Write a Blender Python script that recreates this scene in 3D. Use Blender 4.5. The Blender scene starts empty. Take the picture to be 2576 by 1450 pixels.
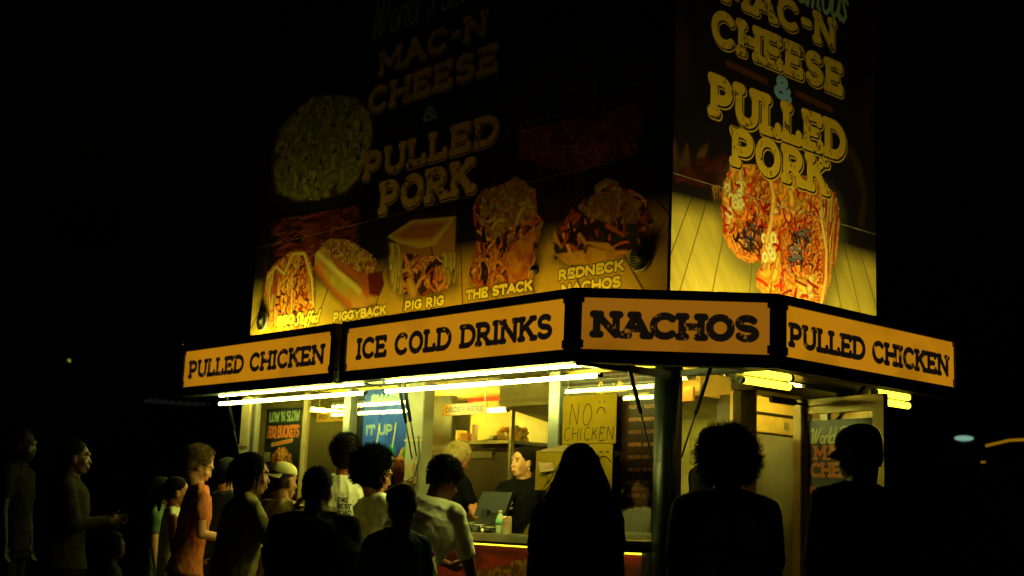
import bpy, bmesh, math, random
import numpy as np
from mathutils import Vector, Matrix
from mathutils.bvhtree import BVHTree
random.seed(7)
RNG = np.random.RandomState(11)
SC = bpy.context.scene
COL = SC.collection

# ------------------------------------------------------------------ camera
CAM_POS = Vector((5.8048, -6.486, 1.35))
F_PX, PITCH, ROLL, YAW = 3293.09, 0.1749, 0.0413, 0.8522     # surveyed lens and attitude (2576 px wide)
FW = Vector((-math.sin(YAW)*math.cos(PITCH), math.cos(YAW)*math.cos(PITCH), math.sin(PITCH)))
_r = Vector((math.cos(YAW), math.sin(YAW), 0)); _u = _r.cross(FW)
CR = math.cos(ROLL)*_r + math.sin(ROLL)*_u
CU = -math.sin(ROLL)*_r + math.cos(ROLL)*_u
cam = bpy.data.cameras.new('camera'); camo = bpy.data.objects.new('camera', cam); COL.objects.link(camo)
m = Matrix((CR, CU, -FW)).transposed().to_4x4(); m.translation = CAM_POS
camo.matrix_world = m
cam.sensor_width = 36; cam.lens = 36*F_PX/2576; cam.clip_start = .05; cam.clip_end = 600
cam.dof.use_dof = True; cam.dof.focus_distance = 8.9; cam.dof.aperture_fstop = 2.0
SC.camera = camo

# ------------------------------------------------------------------ night sky and exposure
w = bpy.data.worlds.new('World'); SC.world = w; w.use_nodes = True
nt = w.node_tree; nt.nodes.clear()
o = nt.nodes.new('ShaderNodeOutputWorld'); b = nt.nodes.new('ShaderNodeBackground')
s = nt.nodes.new('ShaderNodeTexSky'); s.sky_type = 'NISHITA'; s.sun_disc = False
s.sun_elevation = math.radians(-4); s.sun_rotation = math.radians(200)
b.inputs['Strength'].default_value = 0.010
nt.links.new(s.outputs[0], b.inputs[0]); nt.links.new(b.outputs[0], o.inputs[0])
SC.view_settings.view_transform = 'Standard'; SC.view_settings.look = 'None'
SC.view_settings.exposure = 0; SC.view_settings.gamma = 1; SC.view_settings.use_curve_mapping = False
LAMP = (1.0, .96, .32)        # colour of the fluorescent tubes

# ------------------------------------------------------------------ survey helpers: sight line -> point on a plane
def ray(px, py): return FW + CR*((px-1288)/F_PX) - CU*((py-725)/F_PX)
def atY(px, py, y):
    d = ray(px, py); return CAM_POS + d*((y-CAM_POS.y)/d.y)
def atX(px, py, x):
    d = ray(px, py); return CAM_POS + d*((x-CAM_POS.x)/d.x)
def atD(px, py, t): return CAM_POS + ray(px, py)*t

# ------------------------------------------------------------------ materials
MATS = {}
def mat(name, col, rough=.6, metal=0., var=.15, vscale=8., bump=0., bscale=60., emit=None, estr=0., spec=.5, coat=0.):
    if name in MATS: return MATS[name]
    m = bpy.data.materials.new(name); m.use_nodes = True; MATS[name] = m
    n = m.node_tree; p = n.nodes['Principled BSDF']
    p.inputs['Roughness'].default_value = rough; p.inputs['Metallic'].default_value = metal
    p.inputs['Specular IOR Level'].default_value = spec
    p.inputs['Coat Weight'].default_value = coat
    tc = n.nodes.new('ShaderNodeTexCoord')
    no = n.nodes.new('ShaderNodeTexNoise'); no.inputs['Scale'].default_value = vscale; no.inputs['Detail'].default_value = 5
    n.links.new(tc.outputs['Object'], no.inputs['Vector'])
    r = n.nodes.new('ShaderNodeValToRGB')
    r.color_ramp.elements[0].position = .3; r.color_ramp.elements[1].position = .7
    r.color_ramp.elements[0].color = (*[c*(1-var) for c in col], 1); r.color_ramp.elements[1].color = (*[min(1, c*(1+var)) for c in col], 1)
    n.links.new(no.outputs['Fac'], r.inputs['Fac']); n.links.new(r.outputs['Color'], p.inputs['Base Color'])
    if bump:
        n2 = n.nodes.new('ShaderNodeTexNoise'); n2.inputs['Scale'].default_value = bscale; n2.inputs['Detail'].default_value = 4
        n.links.new(tc.outputs['Object'], n2.inputs['Vector'])
        bp = n.nodes.new('ShaderNodeBump'); bp.inputs['Strength'].default_value = bump; bp.inputs['Distance'].default_value = .02
        n.links.new(n2.outputs['Fac'], bp.inputs['Height']); n.links.new(bp.outputs['Normal'], p.inputs['Normal'])
    if emit:
        p.inputs['Emission Color'].default_value = (*emit, 1); p.inputs['Emission Strength'].default_value = estr
    return m
def glass_mat(name, tint=(.93, .95, .9), refl=.12):
    if name in MATS: return MATS[name]
    m = bpy.data.materials.new(name); m.use_nodes = True; MATS[name] = m
    n = m.node_tree; n.nodes.clear()
    o = n.nodes.new('ShaderNodeOutputMaterial'); mx = n.nodes.new('ShaderNodeMixShader')
    t = n.nodes.new('ShaderNodeBsdfTransparent'); g = n.nodes.new('ShaderNodeBsdfGlossy')
    t.inputs[0].default_value = (*tint, 1); g.inputs['Roughness'].default_value = .03
    f = n.nodes.new('ShaderNodeFresnel'); f.inputs['IOR'].default_value = 1.5
    ma = n.nodes.new('ShaderNodeMath'); ma.operation = 'MULTIPLY_ADD'; ma.inputs[1].default_value = 1.6; ma.inputs[2].default_value = refl*.2
    n.links.new(f.outputs[0], ma.inputs[0]); n.links.new(ma.outputs[0], mx.inputs[0])
    n.links.new(t.outputs[0], mx.inputs[1]); n.links.new(g.outputs[0], mx.inputs[2]); n.links.new(mx.outputs[0], o.inputs[0])
    return m
def image_mat(name, img, rough=.35, emit=0., spec=.4):
    m = bpy.data.materials.new(name); m.use_nodes = True
    n = m.node_tree; p = n.nodes['Principled BSDF']; p.inputs['Roughness'].default_value = rough
    p.inputs['Specular IOR Level'].default_value = spec
    t = n.nodes.new('ShaderNodeTexImage'); t.image = img; t.extension = 'EXTEND'
    uv = n.nodes.new('ShaderNodeUVMap'); uv.uv_map = 'UVMap'; n.links.new(uv.outputs[0], t.inputs[0])
    if emit:
        p.inputs['Base Color'].default_value = (.02, .02, .02, 1)
        n.links.new(t.outputs[0], p.inputs['Emission Color']); p.inputs['Emission Strength'].default_value = emit
    else:
        n.links.new(t.outputs[0], p.inputs['Base Color'])
    return m
def emit_mat(name, col, s):
    if name in MATS: return MATS[name]
    m = bpy.data.materials.new(name); m.use_nodes = True; MATS[name] = m
    n = m.node_tree; n.nodes.clear(); o = n.nodes.new('ShaderNodeOutputMaterial'); e = n.nodes.new('ShaderNodeEmission')
    e.inputs[0].default_value = (*col, 1); e.inputs[1].default_value = s; n.links.new(e.outputs[0], o.inputs[0]); return m

# ------------------------------------------------------------------ objects
def tag(o, label=None, cat=None, group=None, kind=None):
    if label: o['label'] = label
    if cat: o['category'] = cat
    if group: o['group'] = group
    if kind: o['kind'] = kind
    return o
def thing(name, loc, label, cat, group=None, rz=0):
    o = bpy.data.objects.new(name, None); COL.objects.link(o); o.location = loc; o.rotation_euler = (0, 0, rz)
    o.empty_display_size = .1
    return tag(o, label, cat, group)
SPLIT = {'side_wall','wall_header','lamp_holder','corner_clip','edge_bolt','awning','awning_rib','awning_bracket','seam_trim','vent_slat','cabinet_door','tile','added_baffle','shelf','power_cable','window_frame','door_frame'}
class MB:
    """collects shapes in world coordinates; build() links them as one mesh object"""
    def __init__(s): s.bm = bmesh.new()
    def _add(s, vs, fs, mi=0):
        v = [s.bm.verts.new(p) for p in vs]
        for f in fs:
            try: s.bm.faces.new([v[i] for i in f]).material_index = mi
            except ValueError: pass
        return v
    def box(s, a, b, mi=0, bev=0.):
        x0, x1 = sorted((a[0], b[0])); y0, y1 = sorted((a[1], b[1])); z0, z1 = sorted((a[2], b[2]))
        if bev <= 0:
            s._add([(x0,y0,z0),(x1,y0,z0),(x1,y1,z0),(x0,y1,z0),(x0,y0,z1),(x1,y0,z1),(x1,y1,z1),(x0,y1,z1)],
                   [(0,3,2,1),(4,5,6,7),(0,1,5,4),(1,2,6,5),(2,3,7,6),(3,0,4,7)], mi)
        else:
            t = bmesh.new(); bmesh.ops.create_cube(t, size=1)
            for v in t.verts: v.co = Vector(((x0+x1)/2+v.co.x*(x1-x0), (y0+y1)/2+v.co.y*(y1-y0), (z0+z1)/2+v.co.z*(z1-z0)))
            bmesh.ops.bevel(t, geom=t.edges[:], offset=min(bev, .45*min(x1-x0, y1-y0, z1-z0)), segments=2, affect='EDGES')
            t.verts.index_update()
            s._add([v.co.copy() for v in t.verts], [[v.index for v in f.verts] for f in t.faces], mi); t.free()
        return s
    def obox(s, o, ax, ay, az, mi=0):
        """box from corner o with edge vectors"""
        o, ax, ay, az = map(Vector, (o, ax, ay, az))
        s._add([o, o+ax, o+ax+ay, o+ay, o+az, o+ax+az, o+ax+ay+az, o+ay+az],
               [(0,3,2,1),(4,5,6,7),(0,1,5,4),(1,2,6,5),(2,3,7,6),(3,0,4,7)], mi); return s
    def tube(s, p0, p1, r0, r1=None, n=12, mi=0, caps=True):
        p0, p1 = Vector(p0), Vector(p1); r1 = r0 if r1 is None else r1
        d = (p1-p0).normalized(); a = d.orthogonal().normalized(); c = d.cross(a)
        vs = [p0+(a*math.cos(2*math.pi*i/n)+c*math.sin(2*math.pi*i/n))*r0 for i in range(n)] + \
             [p1+(a*math.cos(2*math.pi*i/n)+c*math.sin(2*math.pi*i/n))*r1 for i in range(n)]
        fs = [(i, (i+1) % n, n+(i+1) % n, n+i) for i in range(n)]
        if caps: fs += [tuple(range(n-1, -1, -1)), tuple(range(n, 2*n))]
        s._add(vs, fs, mi); return s
    def path(s, pts, r, n=8, mi=0):
        for a, b in zip(pts[:-1], pts[1:]): s.tube(a, b, r, n=n, mi=mi)
        return s
    def lathe(s, c, prof, n=24, mi=0, axis=(0, 0, 1)):
        c = Vector(c); d = Vector(axis).normalized(); a = d.orthogonal().normalized(); e = d.cross(a)
        vs = []; fs = []
        for (r, z) in prof:
            for i in range(n):
                t = 2*math.pi*i/n; vs.append(c+d*z+(a*math.cos(t)+e*math.sin(t))*max(r, 1e-5))
        for k in range(len(prof)-1):
            for i in range(n): fs.append((k*n+i, k*n+(i+1) % n, (k+1)*n+(i+1) % n, (k+1)*n+i))
        fs.append(tuple(range(n-1, -1, -1))); fs.append(tuple((len(prof)-1)*n+i for i in range(n)))
        s._add(vs, fs, mi); return s
    def ell(s, c, r, rot=None, mi=0, nu=16, nv=10):
        c = Vector(c); rx, ry, rz = (r, r, r) if isinstance(r, (int, float)) else r
        vs = []; fs = []
        for j in range(1, nv):
            t = math.pi*j/nv
            for i in range(nu):
                p = 2*math.pi*i/nu; q = Vector((rx*math.sin(t)*math.cos(p), ry*math.sin(t)*math.sin(p), rz*math.cos(t)))
                vs.append(c+(rot @ q if rot else q))
        q0 = Vector((0, 0, rz)); q1 = -q0; vs.append(c+(rot @ q0 if rot else q0)); vs.append(c+(rot @ q1 if rot else q1))
        T = len(vs)-2; Bt = T+1
        for j in range(nv-2):
            for i in range(nu): fs.append((j*nu+i, (j+1)*nu+i, (j+1)*nu+(i+1) % nu, j*nu+(i+1) % nu))
        for i in range(nu): fs.append((T, i, (i+1) % nu)); fs.append((Bt, (nv-2)*nu+(i+1) % nu, (nv-2)*nu+i))
        s._add(vs, fs, mi); return s
    def cone(s, p0, p1, r0, r1, mi=0):
        """capsule with two radii"""
        s.tube(p0, p1, r0, r1, n=14, mi=mi); s.ell(p0, r0, mi=mi, nu=12, nv=8); s.ell(p1, r1, mi=mi, nu=12, nv=8); return s
    def rings(s, rr, n=20, mi=0):
        """rr: list of (centre, axis_a, axis_b) ellipse vectors"""
        vs = []; fs = []
        for c, a, b_ in rr:
            for i in range(n):
                t = 2*math.pi*i/n; vs.append(Vector(c)+Vector(a)*math.cos(t)+Vector(b_)*math.sin(t))
        for k in range(len(rr)-1):
            for i in range(n): fs.append((k*n+i, k*n+(i+1) % n, (k+1)*n+(i+1) % n, (k+1)*n+i))
        fs.append(tuple(range(n-1, -1, -1))); fs.append(tuple((len(rr)-1)*n+i for i in range(n)))
        s._add(vs, fs, mi); return s
    def quad(s, p, mi=0): s._add(p, [(0, 1, 2, 3)], mi); return s
    def mesh(s, name, mats, smooth=False, origin=None):
        me = bpy.data.meshes.new(name)
        if origin is not None: bmesh.ops.translate(s.bm, verts=s.bm.verts, vec=-Vector(origin))
        bmesh.ops.recalc_face_normals(s.bm, faces=s.bm.faces)
        if smooth:
            for f in s.bm.faces: f.smooth = True
        s.bm.to_mesh(me); s.bm.free()
        for q in (mats if isinstance(mats, (list, tuple)) else [mats]): me.materials.append(q)
        return me
    def islands(s):
        s.bm.verts.ensure_lookup_table(); seen = set(); out = []
        for v in s.bm.verts:
            if v in seen: continue
            st = [v]; seen.add(v); isl = []
            while st:
                a = st.pop(); isl.append(a)
                for e in a.link_edges:
                    b = e.other_vert(a)
                    if b not in seen: seen.add(b); st.append(b)
            out.append(isl)
        return out
    def split_build(s, name, mats, parent):
        """one object for every separate piece"""
        s.bm.verts.index_update(); res = []
        for isl in s.islands():
            ids = {v.index: k for k, v in enumerate(isl)}; q = MB()
            fs = {f for v in isl for f in v.link_faces}
            q._add([v.co.copy() for v in isl], [[ids[v.index] for v in f.verts] for f in fs])
            res.append(q.build(name, mats, parent))
        s.bm.free(); return res
    def build(s, name, mats, parent=None, smooth=False, label=None):
        """world-space shapes; origin goes to the parent's origin (or the bounding centre)"""
        if name in SPLIT and len(s.islands()) > 1: return s.split_build(name, mats, parent)[0]
        if parent is not None:
            bpy.context.view_layer.update()
            mw = world_of(parent); inv = mw.inverted()
            me = s.mesh(name, mats, smooth); me.transform(inv)
            o = bpy.data.objects.new(name, me); COL.objects.link(o); o.parent = parent
        else:
            cs = [v.co for v in s.bm.verts]; c = Vector((sum(v.x for v in cs)/len(cs), sum(v.y for v in cs)/len(cs), min(v.z for v in cs)))
            me = s.mesh(name, mats, smooth, origin=c); o = bpy.data.objects.new(name, me); COL.objects.link(o); o.location = c
        if label: o['label'] = label
        return o
def world_of(o):
    m = o.matrix_basis.copy()
    while o.parent: o = o.parent; m = o.matrix_basis @ m
    return m
def uvquad(name, p, uv, m, parent, thick=None):
    """textured quad (4 corners) with a uv map; thick = vector backwards gives it body"""
    me = bpy.data.meshes.new(name); p = [Vector(q) for q in p]
    vs = list(p); fs = [(0, 1, 2, 3)]
    if thick is not None:
        vs += [q+Vector(thick) for q in p]; fs += [(7, 6, 5, 4), (0, 4, 5, 1), (1, 5, 6, 2), (2, 6, 7, 3), (3, 7, 4, 0)]
    off = Vector(world_of(parent).translation) if parent else Vector((0, 0, 0))
    me.from_pydata([v-off for v in vs], [], fs)
    u = me.uv_layers.new(name='UVMap')
    for f in me.polygons:
        for k, li in enumerate(f.loop_indices):
            vi = me.loops[li].vertex_index % 4; u.data[li].uv = uv[vi]
    me.materials.append(m); o = bpy.data.objects.new(name, me); COL.objects.link(o); o.parent = parent
    return o

# ------------------------------------------------------------------ print engine: flat artwork painted into images
def vnoise(X, Y, seed=0):
    def h(ix, iy):
        n = (ix.astype(np.int64)*374761393+iy.astype(np.int64)*668265263+seed*974634) & 0x7fffffff
        n = (n ^ (n >> 13))*1274126177 & 0x7fffffff; return ((n ^ (n >> 16)) & 0xffff)/65535.
    ix = np.floor(X); iy = np.floor(Y); fx = X-ix; fy = Y-iy; fx = fx*fx*(3-2*fx); fy = fy*fy*(3-2*fy)
    return (h(ix, iy)*(1-fx)+h(ix+1, iy)*fx)*(1-fy)+(h(ix, iy+1)*(1-fx)+h(ix+1, iy+1)*fx)*fy
def fbm(X, Y, seed=0, o=4):
    r = 0; a = .5
    for k in range(o): r = r+a*vnoise(X*2**k, Y*2**k, seed+k); a *= .5
    return r
class Canvas:
    def __init__(s, u0, v0, u1, v1, res, col=(0, 0, 0)):
        s.u0, s.v0, s.u1, s.v1, s.res = u0, v0, u1, v1, res
        s.w = int(round((u1-u0)*res)); s.h = int(round((v1-v0)*res))
        s.a = np.zeros((s.h, s.w, 3), np.float32); s.a[:] = col
    def win(s, pts, pad):
        p = np.asarray(pts, float)
        i0 = max(0, int((p[:, 0].min()-pad-s.u0)*s.res)); i1 = min(s.w, int((p[:, 0].max()+pad-s.u0)*s.res)+2)
        j0 = max(0, int((p[:, 1].min()-pad-s.v0)*s.res)); j1 = min(s.h, int((p[:, 1].max()+pad-s.v0)*s.res)+2)
        if i1 <= i0 or j1 <= j0: return None
        X, Y = np.meshgrid(s.u0+(np.arange(i0, i1)+.5)/s.res, s.v0+(np.arange(j0, j1)+.5)/s.res)
        return (slice(j0, j1), slice(i0, i1)), X, Y
    def grid(s): return np.meshgrid(s.u0+(np.arange(s.w)+.5)/s.res, s.v0+(np.arange(s.h)+.5)/s.res)
    @staticmethod
    def dist(X, Y, pts):
        D = None
        for (x0, y0), (x1, y1) in zip(pts[:-1], pts[1:]):
            dx, dy = x1-x0, y1-y0; L = dx*dx+dy*dy+1e-12
            t = np.clip(((X-x0)*dx+(Y-y0)*dy)/L, 0, 1); d = (X-x0-t*dx)**2+(Y-y0-t*dy)**2
            D = d if D is None else np.minimum(D, d)
        return np.sqrt(D)
    clip = None
    def setclip(s, poly=None, grow=.012):
        s.clip = None
        if poly is None: return
        c = Canvas(s.u0, s.v0, s.u1, s.v1, s.res); c.poly(poly, (1, 1, 1)); c.stroke(list(poly)+[poly[0]], grow*2, (1, 1, 1)); s.clip = c.a[..., 0]
    def blend(s, sl, m, col):
        if s.clip is not None: m = m*s.clip[sl]
        m = m[..., None]; s.a[sl] = s.a[sl]*(1-m)+np.asarray(col, np.float32)*m
    def stroke(s, pts, w_, col, edge=None, alpha=1., soft=None):
        r = s.win(pts, w_+2/s.res)
        if r is None: return
        sl, X, Y = r; d = s.dist(X, Y, pts); sf = soft or 1/s.res
        m = np.clip((w_/2-d)/sf+.5, 0, 1)*alpha
        if edge is not None:
            t = np.clip(d/(w_/2), 0, 1)[..., None]**1.5; c = np.asarray(col)*(1-t)+np.asarray(edge)*t
            s.blend(sl, m, c)
        else: s.blend(sl, m, col)
    def poly(s, pts, col, alpha=1., soft=None, tex=None):
        pts = [tuple(p) for p in pts]; sf = soft or 1/s.res
        r = s.win(pts, sf)
        if r is None: return
        sl, X, Y = r; ins = np.zeros(X.shape, bool); q = pts+[pts[0]]
        for (x0, y0), (x1, y1) in zip(q[:-1], q[1:]):
            if y0 == y1: continue
            c = ((y0 > Y) != (y1 > Y)) & (X < (x1-x0)*(Y-y0)/(y1-y0)+x0); ins ^= c
        d = s.dist(X, Y, q); sd = np.where(ins, d, -d); m = np.clip(sd/sf+.5, 0, 1)*alpha
        if tex is not None: s.blend(sl, m, tex(X, Y))
        else: s.blend(sl, m, col)
    def image(s, name):
        im = bpy.data.images.new(name, s.w, s.h, float_buffer=True)
        px = np.ones((s.h, s.w, 4), np.float32); px[..., :3] = np.clip(s.a, 0, 1)
        im.pixels.foreach_set(px.ravel()); im.update(); im.pack(); return im
def inside(p, poly):
    x, y = p; c = False; n = len(poly)
    for i in range(n):
        x0, y0 = poly[i]; x1, y1 = poly[(i+1) % n]
        if (y0 > y) != (y1 > y) and x < (x1-x0)*(y-y0)/(y1-y0)+x0: c = not c
    return c
# --- lettering: every glyph is a set of centre lines in a box of width w and height 1
def arc(cx, cy, rx, ry, a0, a1, n=14):
    return [(cx+rx*math.cos(math.radians(a0+(a1-a0)*i/n)), cy+ry*math.sin(math.radians(a0+(a1-a0)*i/n))) for i in range(n+1)]
G = {   # width, lines, slab centres (x, y)
'A': (.86, [[(.06,0),(.43,1),(.8,0)], [(.2,.33),(.66,.33)]], [(.06,0),(.8,0),(.37,1)]),
'B': (.72, [[(.1,0),(.1,1)], [(.1,1)]+arc(.42,.76,.25,.24,90,-90)+[(.1,.52)], [(.1,.52)]+arc(.42,.26,.3,.26,90,-90)+[(.1,0)]], [(.1,0),(.1,1)]),
'C': (.78, [arc(.42,.5,.38,.5,48,312,20)], []),
'D': (.8, [[(.1,0),(.1,1)], [(.1,1),(.3,1)]+arc(.34,.5,.42,.5,90,-90,16)+[(.1,0)]], [(.1,0),(.1,1)]),
'E': (.7, [[(.1,0),(.1,1)], [(.1,1),(.62,1),(.62,.86)], [(.1,.5),(.5,.5)], [(.1,0),(.64,0),(.64,.16)]], [(.1,0),(.1,1)]),
'F': (.66, [[(.1,0),(.1,1)], [(.1,1),(.62,1),(.62,.86)], [(.1,.5),(.5,.5)]], [(.1,0),(.1,1)]),
'G': (.8, [arc(.42,.5,.38,.5,48,330,20)+[(.76,.42),(.5,.42)]], []),
'H': (.84, [[(.1,0),(.1,1)], [(.74,0),(.74,1)], [(.1,.5),(.74,.5)]], [(.1,0),(.1,1),(.74,0),(.74,1)]),
'I': (.3, [[(.15,0),(.15,1)]], [(.15,0),(.15,1)]),
'K': (.82, [[(.1,0),(.1,1)], [(.1,.42),(.68,1)], [(.32,.62),(.72,0)]], [(.1,0),(.1,1),(.68,1),(.74,0)]),
'L': (.66, [[(.1,0),(.1,1)], [(.1,0),(.6,0),(.6,.2)]], [(.1,0),(.1,1)]),
'M': (1.02, [[(.1,0),(.12,1),(.51,.3),(.9,1),(.92,0)]], [(.1,0),(.1,1),(.92,1),(.92,0)]),
'N': (.88, [[(.1,0),(.1,1),(.76,0),(.76,1)]], [(.1,0),(.1,1),(.76,1)]),
'O': (.84, [arc(.42,.5,.36,.5,0,360,24)], []),
'P': (.72, [[(.1,0),(.1,1)], [(.1,1),(.34,1)]+arc(.36,.7,.28,.3,90,-90)+[(.1,.4)]], [(.1,0),(.1,1)]),
'Q': (.86, [arc(.42,.5,.36,.5,0,360,24), [(.5,.25),(.8,-.06)]], []),
'R': (.78, [[(.1,0),(.1,1)], [(.1,1),(.34,1)]+arc(.36,.73,.27,.27,90,-90)+[(.1,.46)], [(.36,.46),(.68,0)]], [(.1,0),(.1,1),(.7,0)]),
'S': (.7, [arc(.35,.75,.27,.25,35,270,14)+arc(.35,.25,.29,.25,90,-150,14)], []),
'T': (.74, [[(.37,0),(.37,1)], [(.04,.84),(.04,1),(.7,1),(.7,.84)]], [(.37,0)]),
'U': (.82, [[(.1,1),(.1,.34)]+arc(.41,.32,.31,.32,180,360,14)+[(.72,1)]], [(.1,1),(.72,1)]),
'V': (.8, [[(.05,1),(.4,0),(.75,1)]], [(.05,1),(.75,1)]),
'W': (1.1, [[(.05,1),(.28,0),(.55,.8),(.82,0),(1.05,1)]], [(.05,1),(1.05,1)]),
'Y': (.8, [[(.05,1),(.4,.48),(.75,1)], [(.4,.48),(.4,0)]], [(.4,0),(.05,1),(.75,1)]),
'-': (.4, [[(.08,.5),(.32,.5)]], []), "'": (.2, [[(.12,1),(.08,.75)]], []), ' ': (.36, [], []), '.': (.2, [[(.1,0),(.1,.02)]], []),
'&': (.74, [[(.72,.02),(.2,.68)]+arc(.36,.8,.18,.19,205,-30,12)+[(.46,.62),(.16,.4)]+arc(.33,.24,.25,.24,150,330,12)+[(.68,.42)]], []),
':': (.2, [[(.1,.2),(.1,.22)], [(.1,.7),(.1,.72)]], []),
# script, lower case (x height .5) and capitals
'a': (.42, [arc(.2,.25,.17,.25,40,340,12), [(.36,.5),(.34,.08),(.42,.02)]], []),
'c': (.34, [arc(.2,.25,.17,.25,50,320,12)], []),
'd': (.44, [arc(.2,.25,.17,.25,40,340,12), [(.44,1),(.35,.08),(.44,.02)]], []),
'e': (.36, [[(.05,.22),(.3,.32)]+arc(.2,.3,.13,.2,20,180,8)+arc(.2,.25,.16,.25,180,330,8)], []),
'f': (.34, [[(.36,.95),(.28,1),(.2,.9),(.12,-.3),(.04,-.25)], [(.02,.45),(.3,.5)]], []),
'i': (.18, [[(.1,.5),(.06,.1),(.14,.02)], [(.13,.72),(.13,.74)]], []),
'l': (.2, [[(.16,1),(.06,.1),(.16,.02)]], []),
'm': (.62, [[(.06,0),(.1,.48),(.1,.4),(.24,.5),(.28,.42),(.26,0)], [(.28,.36),(.42,.5),(.48,.42),(.46,.05),(.56,.02)]], []),
'o': (.38, [arc(.19,.25,.16,.24,0,360,14)], []),
'p': (.42, [[(.12,.5),(.02,-.4)], arc(.22,.25,.16,.25,140,-140,12)], []),
'r': (.28, [[(.04,0),(.1,.5),(.1,.4),(.22,.5),(.28,.46)]], []),
's': (.3, [[(.26,.42),(.16,.5),(.08,.4),(.24,.14),(.14,0),(.02,.08)]], []),
't': (.24, [[(.16,.9),(.07,.1),(.18,.02)], [(.0,.6),(.26,.62)]], []),
'u': (.42, [[(.06,.5),(.05,.1),(.16,0),(.3,.15),(.36,.5),(.33,.08),(.42,.02)]], []),
'~F': (.6, [[(.06,.9),(.2,1),(.62,.98)], [(.38,.98),(.24,.1),(.08,.02),(.02,.16)], [(.14,.5),(.5,.54)]], []),
'~W': (.9, [[(.0,.85),(.1,1),(.16,.9),(.14,.05),(.22,.05),(.46,.9),(.44,.05),(.54,.08),(.84,1)]], []),
'~S': (.56, [[(.5,.8),(.42,1),(.22,.98),(.14,.72),(.36,.42),(.32,.06),(.12,-.02),(.0,.12)]], []),
}
def layout(text, u0, v0, u1, v1, gap=.08, slab=0., inset=0., script=False):
    """centre lines of a text stretched into the box"""
    adv = []; x = 0; keys = []
    for i, ch in enumerate(text):
        k = '~'+ch if script and '~'+ch in G else ch
        keys.append(k); adv.append(x); x += G[k][0]+(0 if script else gap)
    tot = x-(0 if script else gap); H = v1-v0-2*inset; Wd = u1-u0; sx = Wd/tot; out = []
    for k, ax in zip(keys, adv):
        _, lines, sl = G[k]
        for L in lines: out.append([(u0+(ax+px_+(.18*py_ if script else 0))*sx, v0+inset+py_*H) for px_, py_ in L])
        if slab:
            for px_, py_ in sl:
                q = slab*H; xx = u0+(ax+px_)*sx; yy = v0+inset+py_*H
                out.append([(xx-q, yy), (xx+q, yy)])
    return out
def ink(cv, lines, th, col, shift=(0, 0), distress=0., seed=1, alpha=1.):
    if not lines: return
    L = [[(x+shift[0], y+shift[1]) for x, y in l] for l in lines]
    allp = [p for l in L for p in l]; r = cv.win(allp, th)
    if r is None: return
    sl, X, Y = r; D = np.full(X.shape, 9., np.float32)
    for l in L:
        p = np.asarray(l); pad = th
        i0, i1 = np.searchsorted(X[0], (p[:, 0].min()-pad, p[:, 0].max()+pad)); j0, j1 = np.searchsorted(Y[:, 0], (p[:, 1].min()-pad, p[:, 1].max()+pad))
        if i1 <= i0 or j1 <= j0: continue
        s2 = (slice(j0, j1), slice(i0, i1)); D[s2] = np.minimum(D[s2], cv.dist(X[s2], Y[s2], l))
    m = np.clip((th/2-D)*cv.res+.5, 0, 1)*alpha
    if distress:
        f = fbm(X*55, Y*40, seed)*.6+fbm(X*9, Y*9, seed+9)*.6
        m = m*(1-np.clip((f-(.86-distress*.32))*9, 0, 1)*.85)
    cv.blend(sl, m, col)

# ------------------------------------------------------------------ artwork
OCH = (.72, .50, .035); BLK = (.006, .006, .007); TEAL = (.22, .42, .95)
def rnd(a, b): return random.uniform(a, b)
def clutter(cv, poly, n, wid, ln, cols, ang=None, spread=3.2, curl=.8, edge=True):
    us = [p[0] for p in poly]; vs = [p[1] for p in poly]; cv.setclip(poly, rnd(.008, .02))
    k = 0; tries = 0
    while k < n and tries < n*6:
        tries += 1; p = (rnd(min(us), max(us)), rnd(min(vs), max(vs)))
        if not inside(p, poly): continue
        k += 1; a = (ang if ang is not None else rnd(0, 6.28))+rnd(-spread, spread)/2; L = rnd(*ln); q = [p]; c = rnd(-curl, curl)
        for i in range(4):
            q.append((q[-1][0]+math.cos(a)*L/4, q[-1][1]+math.sin(a)*L/4)); a += c/2
        col = random.choice(cols); j = rnd(.75, 1.2); col = tuple(min(1, x*j) for x in col)
        cv.stroke(q, rnd(*wid), col, edge=tuple(x*.38 for x in col) if edge else None)
    cv.clip = None
def rings_(cv, poly, n, r, col, dark):
    us = [p[0] for p in poly]; vs = [p[1] for p in poly]; k = 0
    while k < n:
        p = (rnd(min(us), max(us)), rnd(min(vs), max(vs)))
        if not inside(p, poly): continue
        k += 1; rr = rnd(r*.7, r*1.2); el = rnd(.6, 1.)
        cv.stroke([(p[0]+rr*math.cos(t)*el, p[1]+rr*math.sin(t)) for t in np.linspace(0, 6.28, 10)], rr*.95, col, edge=tuple(x*.5 for x in col))
        cv.stroke([p, (p[0], p[1]+.001)], rr*.8, dark)
PORK = [(.78,.25,.03), (.85,.34,.05), (.66,.16,.02), (.42,.09,.012), (.9,.44,.09), (.6,.11,.02)]
DARK = [(.06,.02,.01), (.1,.03,.01), (.03,.015,.012)]
NOOD = [(.98,.46,.05), (.95,.38,.04), (.95,.58,.16), (.95,.32,.03), (.9,.5,.06)]
SAUCE = [(.62,.02,.01), (.75,.05,.01), (.45,.012,.01)]
MACC = [(.72,.72,.2), (.66,.62,.16), (.78,.7,.22), (.6,.66,.18)]
def wood(X, Y, seed, base=(.62, .47, .17)):
    g = fbm(X*3+fbm(X*2, Y*9, seed)*2, Y*26, seed+3)*.7+fbm(X*30, Y*120, seed+5, 3)*.3
    return np.stack([c*(.66+.62*g) for c in base], -1)
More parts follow.
